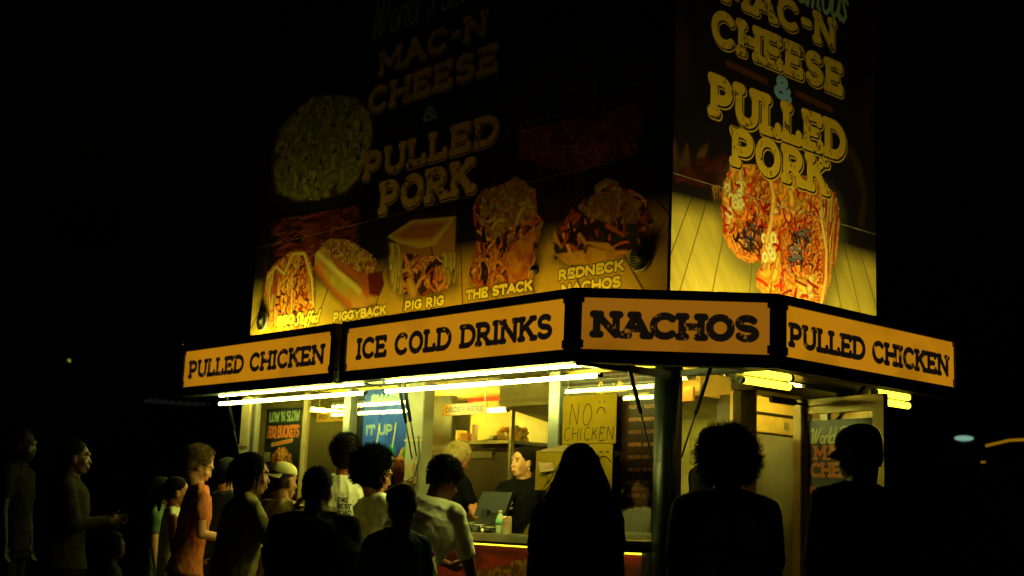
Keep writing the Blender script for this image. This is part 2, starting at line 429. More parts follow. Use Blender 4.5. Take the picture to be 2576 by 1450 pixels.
def darkback(cv, seed):
    X, Y = cv.grid(); f = fbm(X*2.2, Y*1.1, seed); g = fbm(X*9, Y*3.5, seed+4)
    k = np.clip((f-.5)*3, 0, 1)*np.clip((g-.35)*2.5, 0, 1)
    cv.a[:] = np.stack([.012+.05*k, .009+.014*k, .008+.004*k], -1)
def big_text(cv, text, u0, v0, u1, v1, seed, flip=1):
    H = v1-v0; th = H*.215; ls = layout(text, u0+th*.35, v0, u1-th*.35, v1, slab=.14, inset=th*.6, gap=.17)
    ink(cv, ls, th*1.34, OCH, shift=(flip*H*.04, -H*.05)); ink(cv, ls, th*1.20, BLK, shift=(flip*H*.028, -H*.035))
    ink(cv, ls, th*1.20, BLK); ink(cv, ls, th*1.10, OCH, distress=.6, seed=seed)
def cap_text(cv, text, u0, v0, u1, v1, col=(.9, .85, .14), th=.27, seed=3, d=.35):
    H = v1-v0; ls = layout(text, u0, v0, u1, v1, gap=.1, inset=H*th/2)
    ink(cv, ls, H*th*1.75, (.01, .012, .008)); ink(cv, ls, H*th*1.05, col, distress=d, seed=seed)

# --- long wall (x along the wall, z up)
def L_(px, py): q = atY(px, py, 0); return (q.x, q.z)
lw = Canvas(-5.49, 2.62, 0, 6.8, 230)
darkback(lw, 3)
X, Y = lw.grid()
# plank floor of the picture, converging upwards
zf = L_(1000, 640)[1]; horiz = 3.42+.1*fbm(X*.7, Y*0, 8)
vx, vz = -2.6, 6.2
t = np.arctan2(X-vx, vz-Y); pk = t/.125; fr = pk-np.floor(pk)
wd = wood((X-vx)/(vz-Y)*3+np.floor(pk)*7, (vz-Y)*.25+np.floor(pk), 21, (.6, .44, .06))
wd *= (np.clip(np.minimum(fr, 1-fr)*34, .04, 1))[..., None]
vig = np.clip((horiz+.1-Y)/.22, 0, 1)[..., None]
lw.a = lw.a*(1-vig)+wd.astype(np.float32)*vig
def LP(*pts): return [L_(*p) for p in pts]
# brick and embers behind the food
clutter(lw, LP((680,560),(900,520),(900,640),(690,680)), 240, (.02,.05), (.1,.28), [(.3,.05,.01),(.2,.03,.01),(.12,.02,.008),(.36,.09,.02)], ang=.05, spread=.5, curl=.3)
clutter(lw, LP((1420,280),(1600,200),(1620,340),(1430,420)), 90, (.02,.04), (.1,.3), [(.2,.03,.01),(.12,.02,.008)], ang=.1, spread=.4, curl=.2)
for _ in range(16):
    x = rnd(-5.4, -.2); z = rnd(3.3, 3.7); lw.poly([(x-.05,z),(x+.06,z),(x+rnd(-.05,.1),z+rnd(.3,.8))], (.05,.022,.008), soft=.03, alpha=.7)
# bowl of macaroni
bowl = LP((684,380),(700,320),(740,275),(780,240),(840,232),(900,240),(935,275),(945,330),(930,400),(905,455),(870,490),(800,510),(740,512),(692,490),(682,440))
cx_, cz_ = L_(810, 380)
lw.poly([(cx_+(x-cx_)*1.07, cz_-.06+(z-cz_)*1.05) for x, z in bowl], (.02,.022,.016), soft=.02)
lw.poly([(cx_+(x-cx_)*1.0, cz_+(z-cz_)*.98) for x, z in bowl], (.16,.07,.014), soft=.02)
random.seed(21)
clutter(lw, [(cx_+(x-cx_)*.93, cz_+(z-cz_)*.93) for x, z in bowl], 230, (.08,.13), (.12,.28), MACC, ang=1.2, spread=2.6, curl=1.6)
clutter(lw, [(cx_+(x-cx_)*.8, cz_+(z-cz_)*.8) for x, z in bowl], 45, (.02,.035), (.02,.05), [(.2,.05,.01),(.14,.05,.01)])
# greens and pulled meat upper right
gr = LP((1262,250),(1340,150),(1450,110),(1560,110),(1655,130),(1650,250),(1600,330),(1480,330),(1350,390),(1268,330))
clutter(lw, gr, 260, (.02,.05), (.1,.3), [(.07,.11,.04),(.05,.08,.03),(.08,.035,.015),(.1,.04,.015),(.03,.04,.02)], ang=-.5, spread=1.6)
clutter(lw, LP((1300,330),(1480,300),(1600,260),(1600,380),(1450,430),(1300,400)), 160, (.02,.05), (.1,.25), [(.25,.06,.02),(.16,.04,.015),(.3,.1,.03)], ang=-.3, spread=1.4)
# stuffed folded flatbread
t1 = LP((668,800),(664,740),(672,690),(690,668),(705,655),(722,640),(745,628),(772,640),(786,680),(790,730),(785,790),(770,832),(690,838))
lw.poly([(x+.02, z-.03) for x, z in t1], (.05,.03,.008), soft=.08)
lw.poly(t1, (.8,.34,.04), soft=.01)
clutter(lw, t1, 260, (.012,.03), (.05,.2), PORK+NOOD, ang=1.4, spread=2.6)
clutter(lw, LP((666,790),(672,700),(692,672),(700,700),(690,830)), 40, (.015,.03), (.2,.4), [(.8,.55,.14),(.55,.1,.02),(.85,.62,.2)], ang=1.5, spread=.3, curl=.2)
clutter(lw, LP((690,760),(720,690),(740,640),(770,650),(780,800),(720,830)), 70, (.012,.026), (.04,.1), DARK+SAUCE)
lw.stroke(LP((672,700),(695,672),(715,690),(735,640),(765,638),(784,700),(788,770)), .035, (.85,.72,.26), edge=(.6,.3,.05))
lw.stroke(LP((735,690),(732,830)), .03, (.85,.6,.14), edge=(.55,.25,.04))
# hot dog in a bun
bun = LP((792,672),(792,640),(815,620),(850,680),(900,715),(945,760),(920,775),(880,775),(830,725))
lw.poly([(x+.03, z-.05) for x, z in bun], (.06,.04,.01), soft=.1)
lw.poly(LP((800,625),(830,605),(880,610),(930,640),(962,690),(965,720),(945,750),(900,730),(850,690)), (.5,.14,.03), soft=.01)
clutter(lw, LP((800,625),(830,605),(880,610),(940,650),(955,690),(900,680),(850,660)), 170, (.014,.03), (.06,.17), [(.75,.5,.12),(.6,.34,.07),(.45,.14,.03),(.8,.6,.2)], ang=.9, spread=2.8, curl=2)
lw.poly(LP((925,690),(960,680),(967,715),(955,745),(930,740)), (.16,.02,.008), soft=.02)
lw.poly(bun, (.72,.52,.1), soft=.012, tex=lambda X, Y: np.stack([.5+.4*fbm(X*6, Y*6, 5), .12+.75*fbm(X*5, Y*5, 7)**1.1, .03+.12*fbm(X*6, Y*6, 7)], -1))
lw.stroke(LP((792,672),(830,722),(880,770)), .05, (.6,.14,.02), soft=.05)
lw.stroke(LP((850,660),(900,700),(925,745)), .05, (.6,.18,.03), soft=.03)
lw.stroke(LP((800,640),(850,685),(905,735)), .045, (.85,.78,.32), soft=.04)
# grilled cheese stack
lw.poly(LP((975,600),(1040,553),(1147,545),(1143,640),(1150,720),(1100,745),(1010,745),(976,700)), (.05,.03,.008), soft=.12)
lw.poly(LP((978,610),(1060,625),(1085,620),(1085,690),(990,700)), (.42,.2,.04), soft=.02)
lw.poly(LP((1085,610),(1147,548),(1144,640),(1148,700),(1100,700)), (.5,.26,.07), soft=.02)
clutter(lw, LP((980,690),(1000,640),(1100,650),(1145,660),(1140,720),(1060,748),(1000,735)), 150, (.02,.06), (.06,.2), PORK+NOOD+DARK, ang=1.4, spread=2.8)
clutter(lw, LP((978,615),(1010,620),(1010,740),(985,730)), 26, (.04,.07), (.15,.35), [(.75,.66,.2),(.6,.5,.12)], ang=1.5, spread=.4)
clutter(lw, LP((1110,640),(1145,640),(1148,720),(1120,720)), 16, (.04,.06), (.1,.3), [(.75,.66,.2),(.6,.5,.12)], ang=1.5, spread=.4)
lw.poly(LP((975,596),(1035,555),(1147,545),(1095,618),(1055,626),(1000,612)), (.66,.56,.16), soft=.015)
lw.poly(LP((988,594),(1040,563),(1130,556),(1085,604),(1020,604)), (.45,.16,.04), soft=.05)
lw.stroke(LP((1030,712),(1040,735)), .11, (.72,.5,.14), edge=(.5,.25,.05))
# tall stack
ts = LP((1180,700),(1200,600),(1190,520),(1215,480),(1260,470),(1300,445),(1345,480),(1350,540),(1365,560),(1345,650),(1335,715),(1200,730))
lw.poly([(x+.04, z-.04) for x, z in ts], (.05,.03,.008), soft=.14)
lw.poly(ts, (.5,.14,.02), soft=.01)
clutter(lw, ts, 330, (.02,.05), (.06,.2), PORK+DARK+[(.5,.3,.08)], ang=1.2, spread=2.8)
clutter(lw, LP((1215,490),(1300,450),(1345,490),(1340,540),(1240,600),(1210,560)), 80, (.03,.06), (.07,.17), [(.6,.4,.1),(.66,.5,.14),(.5,.26,.05)], curl=1.6)
lw.poly(LP((1285,620),(1345,570),(1340,640),(1325,705),(1280,715),(1270,660)), (.6,.28,.05), soft=.02, tex=lambda X, Y: np.stack([.35+.5*fbm(X*22, Y*22, 5), .06+.5*fbm(X*22, Y*22, 5)**1.5, .02+.05*fbm(X*6, Y*6, 7)], -1))
# nachos
lw.poly(LP((1395,650),(1460,690),(1600,640),(1665,560),(1640,620),(1500,680)), (.02,.02,.008), soft=.1)
na = LP((1390,600),(1420,560),(1440,520),(1500,480),(1530,465),(1570,475),(1620,500),(1640,560),(1625,600),(1560,640),(1480,650),(1400,650))
lw.poly(na, (.24,.08,.015), soft=.01)
lw.poly(LP((1497,500),(1500,470),(1525,453),(1552,462),(1558,488),(1540,500)), (.42,.42,.14), soft=.01)
lw.stroke(LP((1497,500),(1500,470),(1525,454),(1552,462),(1558,488)), .03, (.3,.22,.07))
lw.poly(LP((1470,540),(1500,510),(1530,515),(1530,550),(1500,570),(1475,560)), (.36,.035,.01), soft=.02)
clutter(lw, na, 230, (.02,.05), (.07,.22), PORK[2:]+DARK+[(.04,.05,.02)], ang=-.6, spread=2.4)
clutter(lw, LP((1455,520),(1500,490),(1570,480),(1620,510),(1600,560),(1540,560),(1480,545)), 60, (.04,.08), (.05,.13), [(.5,.26,.07),(.42,.2,.05),(.56,.34,.1)], curl=1.6)
for q in (((1390,606),(1395,580),(1415,625)), ((1393,640),(1468,630),(1475,662),(1430,668)), ((1470,665),(1480,620),(1560,640),(1535,660)), ((1628,585),(1678,535),(1650,590)), ((1455,606),(1530,612),(1560,640),(1500,622))):
    lw.poly(LP(*q), (.6,.36,.09), soft=.012, tex=lambda X, Y: np.stack([.42+.4*fbm(X*14, Y*14, 5), .2+.34*fbm(X*14, Y*14, 5), .03+.08*fbm(X*6, Y*6, 7)], -1))
# titles
def lbox(ax, ay, bx, by): a = L_(ax, ay); c = L_(bx, by); return a[0], a[1], c[0], c[1]
big_text(lw, 'MAC-N', *lbox(949,195,1230,18), 3); big_text(lw, 'CHEESE', *lbox(924,293,1257,101), 4)
big_text(lw, 'PULLED', *lbox(911,458,1257,279), 5); big_text(lw, 'PORK', *lbox(951,543,1197,391), 6)
u = lbox(1062,316,1100,257); H = u[3]-u[1]
ink(lw, layout('&', *u, inset=.03), H*.17, TEAL)
u = lbox(930,105,1240,-20); ink(lw, layout('World Famous', u[0], u[1], u[2], u[1]+.42, script=True), .035, (.4,.5,.3))
# dish names
for tx, a in (('REDNECK', (1405,707,1570,652)), ('NACHOS', (1412,745,1562,693)), ('THE STACK', (1172,757,1340,703)), ('PIG RIG', (1018,784,1117,742)), ('PIGGYBACK', (838,812,972,766))):
    cap_text(lw, tx, *lbox(*a), seed=len(tx))
cap_text(lw, 'BBQ', *lbox(696,822,741,789)); cap_text(lw, 'BUBBLES', *lbox(700,850,792,824))
u = lbox(741,818,802,781); ink(lw, layout('Stuffed', u[0], u[1], u[2], u[3], script=True), .05, (.02,.02,.01)); ink(lw, layout('Stuffed', *u, script=True), .026, (.8,.66,.1))
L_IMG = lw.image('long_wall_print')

# --- end wall (y along the wall, z up)
def R_(px, py): q = atX(px, py, 0); return (q.y, q.z)
def RP(*p): return [R_(1685.5+.28199*x, 377.3+.28199*y) for x, y in p]
random.seed(5)
rw = Canvas(0, 2.62, 2.44, 6.8, 330)
darkback(rw, 9)
X, Y = rw.grid()
hz = np.interp(X, [0, .6, 1.6, 2.44], [R_(1690,480)[1], R_(1820,513)[1], R_(2110,608)[1]+.02, R_(2202,634)[1]])
vx, vz = 1.15, 5.6
t = np.arctan2(X-vx, vz-Y)
lines_t = sorted(math.atan2(p[0]-vx, vz-p[1]) for p in RP((150,545),(225,800),(420,1050),(721,1140),(1500,1265),(1620,1130),(1732,1035)))
cell = np.searchsorted(np.array(lines_t), t.ravel()).reshape(t.shape)
dd = np.min(np.abs(t[..., None]-np.array(lines_t)), -1)
wd = wood(X*.8+cell*5.1+Y*.6, Y*.35+X*.5+cell*2.3, 31, (.74, .60, .10))
wd *= np.clip(dd*(vz-Y)*140, .05, 1)[..., None]
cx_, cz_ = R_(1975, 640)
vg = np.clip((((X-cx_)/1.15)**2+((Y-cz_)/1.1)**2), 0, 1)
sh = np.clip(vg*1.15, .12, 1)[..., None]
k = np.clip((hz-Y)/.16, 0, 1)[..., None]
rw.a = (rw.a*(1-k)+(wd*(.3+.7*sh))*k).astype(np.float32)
# embers, flames
for a in (((20,-20),(45,-80),(75,120),(60,260)), ((90,140),(150,-40),(190,150)), ((230,120),(260,20),(330,-40),(300,130))):
    rw.poly(RP(*a), (.16,.07,.02), soft=.05, alpha=.8)
for q in (((1600,0),(1690,150),(1740,420),(1700,650)), ((60,160),(130,60),(180,240)), ((1560,60),(1620,20),(1700,300))):
    rw.stroke(RP(*q), .05, (.05,.03,.012), soft=.06)
clutter(rw, RP((20,180),(200,100),(500,60),(540,250),(460,330),(60,300)), 70, (.012,.04), (.1,.35), [(.10,.02,.006),(.06,.012,.005),(.04,.012,.005)], ang=.1, spread=.6, curl=.6)
clutter(rw, RP((380,330),(440,330),(460,450),(390,460)), 14, (.008,.012), (.1,.2), [(.5,.26,.05),(.4,.14,.03)], ang=1.5, spread=.7, curl=1.4)
# the two halves of the folded flatbread
A = RP((560,140),(520,220),(480,330),(465,430),(470,600),(490,790),(540,880),(600,960),(700,1010),(800,990),(840,900),(900,700),(920,400),(900,200))
B = RP((900,290),(1000,200),(1250,260),(1400,320),(1470,400),(1500,520),(1512,700),(1480,960),(1440,1080),(1380,1330),(1340,1420),(1150,1420),(900,1420),(840,1300),(775,1220),(772,1130),(830,1040),(815,900),(870,720),(900,560))
rw.poly([(x, z-.05) for x, z in A], (.10,.10,.03), soft=.22, alpha=.9)
rw.poly([(x+.03, z-.04) for x, z in B], (.10,.10,.03), soft=.22, alpha=.9)
rw.poly(A, (.85,.3,.03), soft=.008)
clutter(rw, A, 420, (.01,.026), (.05,.17), PORK, ang=1.3, spread=2.4)
clutter(rw, RP((700,480),(900,300),(880,700),(820,900),(640,780),(660,640)), 170, (.008,.018), (.05,.2), PORK+PORK+DARK, ang=1.2, spread=1.6)
clutter(rw, RP((490,330),(560,150),(760,150),(700,420),(700,620),(560,640),(530,860),(500,780),(475,500)), 75, (.05,.085), (.07,.17), NOOD, curl=1.8)
rings_(rw, RP((500,340),(640,300),(690,560),(540,600),(480,520)), 12, .032, (.86,.82,.36), (.7,.36,.06))
clutter(rw, A, 34, (.014,.03), (.04,.12), SAUCE); clutter(rw, RP((560,780),(640,640),(860,700),(840,950),(640,900)), 46, (.01,.03), (.03,.1), DARK+[(.1,.1,.13)])
rw.poly(B, (.85,.32,.035), soft=.008)
clutter(rw, B, 480, (.01,.026), (.05,.18), PORK, ang=1.4, spread=2.2)
clutter(rw, RP((1000,600),(1290,560),(1330,900),(1300,1150),(1000,1150),(980,800)), 240, (.008,.018), (.05,.16), PORK+PORK+DARK, ang=1.5, spread=2.4)
clutter(rw, RP((930,320),(1240,340),(1290,480),(1020,620),(930,560)), 46, (.05,.085), (.07,.16), NOOD, curl=1.8)
clutter(rw, RP((830,900),(960,720),(980,1000),(940,1200),(800,1180)), 36, (.05,.08), (.06,.15), NOOD, curl=1.6)
clutter(rw, RP((840,1240),(1000,1180),(1300,1120),(1300,1360),(900,1400)), 44, (.045,.085), (.08,.18), NOOD, curl=1.4)
rings_(rw, RP((830,780),(930,760),(950,960),(840,980)), 7, .032, (.86,.82,.36), (.7,.3,.05))
clutter(rw, B, 70, (.012,.026), (.04,.14), SAUCE)
clutter(rw, RP((1100,760),(1200,660),(1250,760),(1180,1000),(1060,1020)), 50, (.012,.03), (.03,.1), DARK+[(.12,.13,.17),(.2,.2,.24)])
clutter(rw, RP((1330,520),(1380,380),(1490,480),(1505,700),(1470,980),(1390,1300),(1340,1300),(1400,900)), 120, (.01,.03), (.2,.5), [(.82,.5,.1),(.6,.1,.02),(.86,.62,.2),(.4,.06,.01),(.7,.3,.04)], ang=1.45, spread=.28, curl=.2)
rw.stroke(RP((1340,560),(1395,900),(1390,1150),(1345,1380)), .04, (.86,.62,.16), edge=(.6,.25,.04))
rw.stroke(RP((900,290),(925,420),(905,640),(860,820)), .05, (.85,.58,.12), edge=(.55,.2,.03))
def rbox(ax, ay, bx, by): a = R_(ax, ay); c = R_(bx, by); return a[0], a[1], c[0], c[1]
big_text(rw, 'MAC-N', *rbox(1812,1,2103,50), 13); big_text(rw, 'CHEESE', *rbox(1789,110,2121,160), 14)
big_text(rw, 'PULLED', *rbox(1783,290,2127,312), 15); big_text(rw, 'PORK', *rbox(1837,417,2086,400), 16)
u = rbox(1948,247,1988,197); ink(rw, layout('&', *u, inset=.03), .05, TEAL)
u = rbox(1790,-70,2130,43); ink(rw, layout('World Famous', u[0], u[1]+.10, u[2], u[1]+.5, script=True), .035, (.3,.45,.35))
for a in (((1830,160),(1926,205)), ((2005,236),(2090,276))):
    rw.stroke([R_(*a[0]), R_(*a[1])], .05, (.10,.035,.012))
R_IMG = rw.image('end_wall_print')

# --- lit sign faces
def sign_img(name, text, wd_, ht_, res, tx, th=.17, slab=.15, seed=1, fc=(.50,.195,.004)):
    c = Canvas(0, 0, wd_, ht_, res, fc)
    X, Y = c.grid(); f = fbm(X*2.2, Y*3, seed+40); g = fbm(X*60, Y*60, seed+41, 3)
    c.a *= (1-.22*np.clip((f-.52)*4, 0, 1)-.06*g)[..., None]  # uneven backlight and smudges worked into the face colour as noise
    th *= 1.14; H = (tx[3]-tx[1])*ht_; ls = layout(text, tx[0]*wd_, tx[1]*ht_, tx[2]*wd_, tx[3]*ht_, gap=.13, slab=slab, inset=H*th/2)
    ink(c, ls, H*th*1.3, (.006, .004, .002), distress=.42, seed=seed)
    return c.image(name)

# ================================================================== SETTING
asph = mat('asphalt', (.05, .05, .048), .85, var=.3, vscale=3, bump=.5, bscale=160)
g = MB(); g.quad([(-250,-250,0),(250,-250,0),(250,250,0),(-250,250,0)]); tag(g.build('ground', asph), kind='structure')

# ================================================================== FOOD STAND
BLKM = mat('black_painted_metal', (.012,.012,.011), .45, .3, bump=.15)
ALU = mat('brushed_aluminium', (.21,.21,.19), .32, .85, var=.12, vscale=14, bump=.08, bscale=200)
FRC = mat('fridge_cream', (.62,.50,.20), .4)
CREAM = mat('cream_painted_metal', (.15,.142,.10), .5, var=.1, bump=.1)
BRONZE = mat('bronze_anodised', (.34,.26,.12), .4, .6)
STEEL = mat('stainless_steel', (.45,.42,.34), .28, .9, var=.2, vscale=5, bump=.06, bscale=40)
DGREEN = mat('dark_green_paint', (.0015,.0035,.003), .42, .0, spec=.25)
OCHW = mat('ochre_interior_panel', (.42,.33,.12), .5, var=.12)
WHITEM = mat('white_enamel', (.6,.6,.52), .4)
RED = mat('red_panel', (.75,.02,.01), .5, emit=(1,.03,.01), estr=.35)
RUB = mat('black_plastic', (.012,.012,.012), .4)
GLASS = glass_mat('window_glass')
DBAT = mat('dull_batten', (.05,.055,.03), .6)
TUBE = emit_mat('fluorescent_tube', (.93, 1.0, .19), 80)
TUBEY = emit_mat('yellow_fluorescent_tube', (1.0, .86, .03), 4.5)
stand = thing('food_stand', (0, 0, 0), 'large mobile food stand with tall printed boards, lit orange awning signs and open hatch', 'food stand')
def P(name, mats, parent=stand, **k):   # decorator-free shorthand
    m = MB(); m.done = lambda smooth=False, label=None: m.build(name, mats, parent, smooth, label); return m
XL, YB = -5.49, 2.44
# printed boards: three stacked panels per wall, seams between them
def board(name, corners, thick, img, ext, parent, mtl):
    (u0, v0, u1, v1) = ext; uv = []
    for c in corners:
        a = c[0] if img == 'L' else c[1]; uv.append(((a-u0)/(u1-u0), (c[2]-v0)/(v1-v0)))
    return uvquad(name, corners, uv, mtl, parent, thick)
LM = image_mat('long_wall_print', L_IMG, .3); RM = image_mat('end_wall_print', R_IMG, .3)
lb = MB(); lb.box((XL,.03,2.55),(-.03,.09,6.8)); lb = lb.build('sign_backing', BLKM, stand)
rb = MB(); rb.box((-.09,.0895,2.55),(-.03,YB,6.8)); rb = rb.build('sign_backing', BLKM, stand)
for z0, z1, off in ((2.62, 3.897, 0), (3.903, 5.05, 0), (5.056, 6.8, 0)):
    board('printed_panel', [(XL,-off,z0),(-.002,-off,z0),(-.002,-off,z1),(XL,-off,z1)], (0,.03,0), 'L', (XL,2.62,0,6.8), lb, LM)
for z0, z1, off in ((2.62, 3.715, 0), (3.721, 5.05, 0), (5.056, 6.8, 0)):
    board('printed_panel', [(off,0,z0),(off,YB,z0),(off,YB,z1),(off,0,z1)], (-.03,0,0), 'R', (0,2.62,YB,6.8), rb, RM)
lip = P('seam_trim', mat('seam_metal',(.3,.3,.22),.5)); lip.box((XL,.0006,3.897),(-.003,.004,3.903)); lip.box((XL,.0006,5.05),(-.003,.004,5.056)); lip.done()
lip = P('seam_trim', mat('seam_metal',(.3,.3,.22),.5)); lip.box((-.004,.003,3.715),(-.0006,YB,3.721)); lip.done()
# small round vents / bolts on the boards
for px, py, r, mt in ((664,808,.10,CREAM), (1615,650,.10,mat('vent_green',(.10,.12,.05),.5)), (1348,680,.035,BLKM)):
    c = atY(px, py, -.002); v = P('wall_vent', mt); v.lathe(c, [(r,0),(r,.02),(r*.9,.03),(r*.3,.035),(.012,.05)], axis=(0,-1,0)); v = v.done(True)
    if r > .05:
        sl = MB()
        for k in range(9):
            h = r*.86*(1-((k-4)/4.6)**2)**.5; sl.box((c.x-h, -.038, c.z+(k-4)*r*.2-.004), (c.x+h, -.033, c.z+(k-4)*r*.2+.004))
        sl.build('vent_slat', BLKM, v)
# hull: floor, ceiling, back, end, lower walls
q = P('floor', mat('floor_plate',(.1,.09,.07),.6)); q.box((XL,.02,.28),(-.02,YB,.35)); q.done()
q = P('roof', BLKM); q.box((XL,.095,2.6),(-.095,YB,2.66)); q.done()
q = P('ceiling', OCHW); q.box((XL+.05,.095,2.545),(-.1,YB-.05,2.595)); q.done()
q = P('back_wall', STEEL); q.box((XL,YB-.045,.3),(-.02,YB,2.54)); q.done()
q = P('end_wall', mat('end_wall_panel',(.008,.008,.006),.5)); q.box((XL,.05,.3),(XL+.045,YB-.05,2.54)); q.done()
# front of the stand under the counter: printed flames and heaped food
fc = Canvas(-3.2, .2, -.2, 1.15, 240, (.03,.004,.003))
Xf, Yf = fc.grid(); f = fbm(Xf*1.6+fbm(Xf*3, Yf*3, 2)*1.5, Yf*7, 14); fl = np.clip((f-.40)*4, 0, 1)
fc.a[:] = np.stack([.12+.88*fl, .006+.07*fl, .004+.006*fl], -1)
random.seed(9)
heap = [(-2.2,.2),(-1.85,.96),(-1.6,1.01),(-1.4,1.05),(-1.2,1.07),(-1.05,1.0),(-.6,.85),(-.4,.2)]
fc.poly(heap, (.25,.09,.02)); clutter(fc, heap, 420, (.02,.05), (.04,.14), PORK+NOOD, curl=1.8)
FI = fc.image('counter_print'); FM = image_mat('counter_print', FI, .35)
q = P('counter_front', BLKM); q.box((XL,.0,.3),(-.13,.03,1.24)); cf = q.done()
uvquad('counter_print', [(-3.2,-.004,.2),(-.2,-.004,.2),(-.2,-.004,1.15),(-3.2,-.004,1.15)], [(0,0),(1,0),(1,1),(0,1)], FM, cf)
q = P('counter_rail', emit_mat('yellow_strip_light', (1,.85,.03), 2.6)); q.box((-3.2,-.03,1.155),(-.2,-.006,1.167)); q.done()
q = P('counter', STEEL); q.box((-2.57,-.25,1.215),(-.13,.32,1.245), bev=.006); q.box((-2.57,-.26,1.19),(-.13,-.235,1.235)); q.done()
q = P('counter_box', BLKM); q.box((-2.57,-.2,1.17),(-.13,-.008,1.214)); q.done()
q = P('window_sill', ALU); q.box((XL,-.04,1.215),(-2.78,.06,1.245)); q.done()
# end wall (x = 0)
q = P('side_wall', BLKM); q.box((-.03,1.50,.3),(0,YB,1.43)); q.box((-.03,.15,.3),(0,.72,1.25)); q.box((-.03,1.5,2.35),(0,YB,2.61)); q.done()
q = P('wall_header', BLKM); q.box((XL,.0,2.42),(-.13,.03,2.61)); q.box((-.03,.15,2.42),(0,1.49,2.61)); q.done()
# posts of the long side
def post(x0, x1, mt, y0=-.03, y1=.05, z0=1.246, z1=2.415, name='window_post'):
    q = P(name, mt); q.box((x0,y0,z0),(x1,y1,z1), bev=.006); return q.done()
post(-5.49,-5.33,CREAM); post(-5.32,-5.24,ALU,-.02,.04); post(-4.42,-4.355,BRONZE,-.01,.03); post(-3.74,-3.635,ALU)
pb = post(-2.79,-2.57,CREAM,-.05,.06); post(-1.125,-1.01,ALU)
q = MB(); q.box((-2.80,-.058,1.94),(-2.56,-.051,1.955)); q.build('post_strap', BRONZE, pb)
q = MB(); q.box((-2.72,-.1,1.60),(-2.6,-.052,1.76),bev=.01); q.build('junction_box', BRONZE, pb)
q = MB(); q.box((-5.50,-.04,1.94),(-5.32,-.031,1.955)); q.build('post_strap', BRONZE, pb)
q = P('corner_post', DGREEN); q.box((-.128,-.012,.0),(.012,.15,2.5), bev=.02); q.done(True)
# window panes
def pane(p, name='window_pane'):
    q = MB(); q.quad(p); return q.build(name, GLASS, stand)
pane([(-5.24,.01,1.25),(-4.42,.01,1.25),(-4.42,.01,2.41),(-5.24,.01,2.41)])
pane([(-4.355,.012,1.25),(-3.74,.012,1.25),(-3.74,.012,2.41),(-4.355,.012,2.41)])
pane([(-3.635,.01,1.25),(-2.79,.01,1.25),(-2.79,.01,2.41),(-3.635,.01,2.41)])
pane([(-1.01,.0,1.25),(-.13,.0,1.25),(-.13,.0,2.41),(-1.01,.0,2.41)])
# doorway in the end wall
q = P('door_frame', BRONZE); q.box((-.05,.725,.3),(.035,.90,2.30),bev=.008); q.done()
q = P('door_frame', BRONZE); q.box((-.05,1.42,.3),(.03,1.495,2.30),bev=.008); q.done()
q = P('door_frame', BRONZE); q.box((-.05,.70,2.301),(.16,1.68,2.365),bev=.008); q.done()
q = P('door_closer', RUB); q.box((.05,1.0,2.24),(.10,1.28,2.285),bev=.01); q.tube((.08,1.27,2.26),(.06,1.46,2.25),.008); q.done()
# door swung fully open
D0 = Vector((.0,1.515,0)); D1 = Vector((.775,1.382,0)); dv = (D1-D0).normalized(); dn = Vector((dv.y,-dv.x,0))
dz0, dz1 = .55, 2.305
door = P('door', BRONZE); wst = .06
door.obox(D0+dn*.0+Vector((0,0,dz0)), dv*wst, dn*.045, (0,0,dz1-dz0))
door.obox(D1-dv*.1+Vector((0,0,dz0)), dv*.1, dn*.045, (0,0,dz1-dz0))
door.obox(D0+dv*wst+Vector((0,0,dz1-.11)), dv*(.786-wst-.1), dn*.045, (0,0,.11))
door.obox(D0+dv*wst+Vector((0,0,dz0)), dv*(.786-wst-.1), dn*.045, (0,0,1.42-dz0)); door = door.done()
q = MB(); q.obox(D0+dv*.0+dn*.0452+Vector((0,0,.56)), dv*.786, dn*.01, (0,0,.85)); q.build('door_kick_panel', BLKM, door)
a = D0+dv*wst+dn*.03; c = D1-dv*.1+dn*.03
q = MB(); q.quad([a+Vector((0,0,1.42)), c+Vector((0,0,1.42)), c+Vector((0,0,dz1-.11)), a+Vector((0,0,dz1-.11))]); q.build('door_glass', GLASS, door)
# lettered sign behind the door glass
dc = Canvas(0, 0, .626, .78, 520, (.010,.009,.008))
ink(dc, layout('World Famous', .02, .60, .60, .72, script=True), .014, (.4,.5,.16))
for tx, z0, z1, u0, u1 in (('MAC-N', .475, .585, .06, .56), ('CHEESE', .34, .45, .03, .6), ('PULLED', .155, .265, .02, .6), ('PORK', .02, .13, .12, .52)):
    ink(dc, layout(tx, u0, z0, u1, z1, slab=.15, inset=.01), .026, (.5,.17,.04), distress=.4)
DI = dc.image('door_sign_print'); dm = image_mat('door_sign_print', DI, .3)
off = -dn*.022+dn*.03; z0 = 1.425
pA = a+off; pC = c+off
uvquad('door_sign', [pA+Vector((0,0,z0)), pC+Vector((0,0,z0)), pC+Vector((0,0,z0+.72)), pA+Vector((0,0,z0+.72))], [(0,0),(1,0),(1,1),(0,1)], dm, door)
# second window in the end wall beyond the door
q = P('window_frame', ALU); q.box((-.04,1.75,1.43),(.02,1.8,2.35)); q.box((-.04,2.36,1.43),(.02,2.43,2.35)); q.done()
pane([(0,1.8,1.43),(0,2.36,1.43),(0,2.36,2.35),(0,1.8,2.35)])

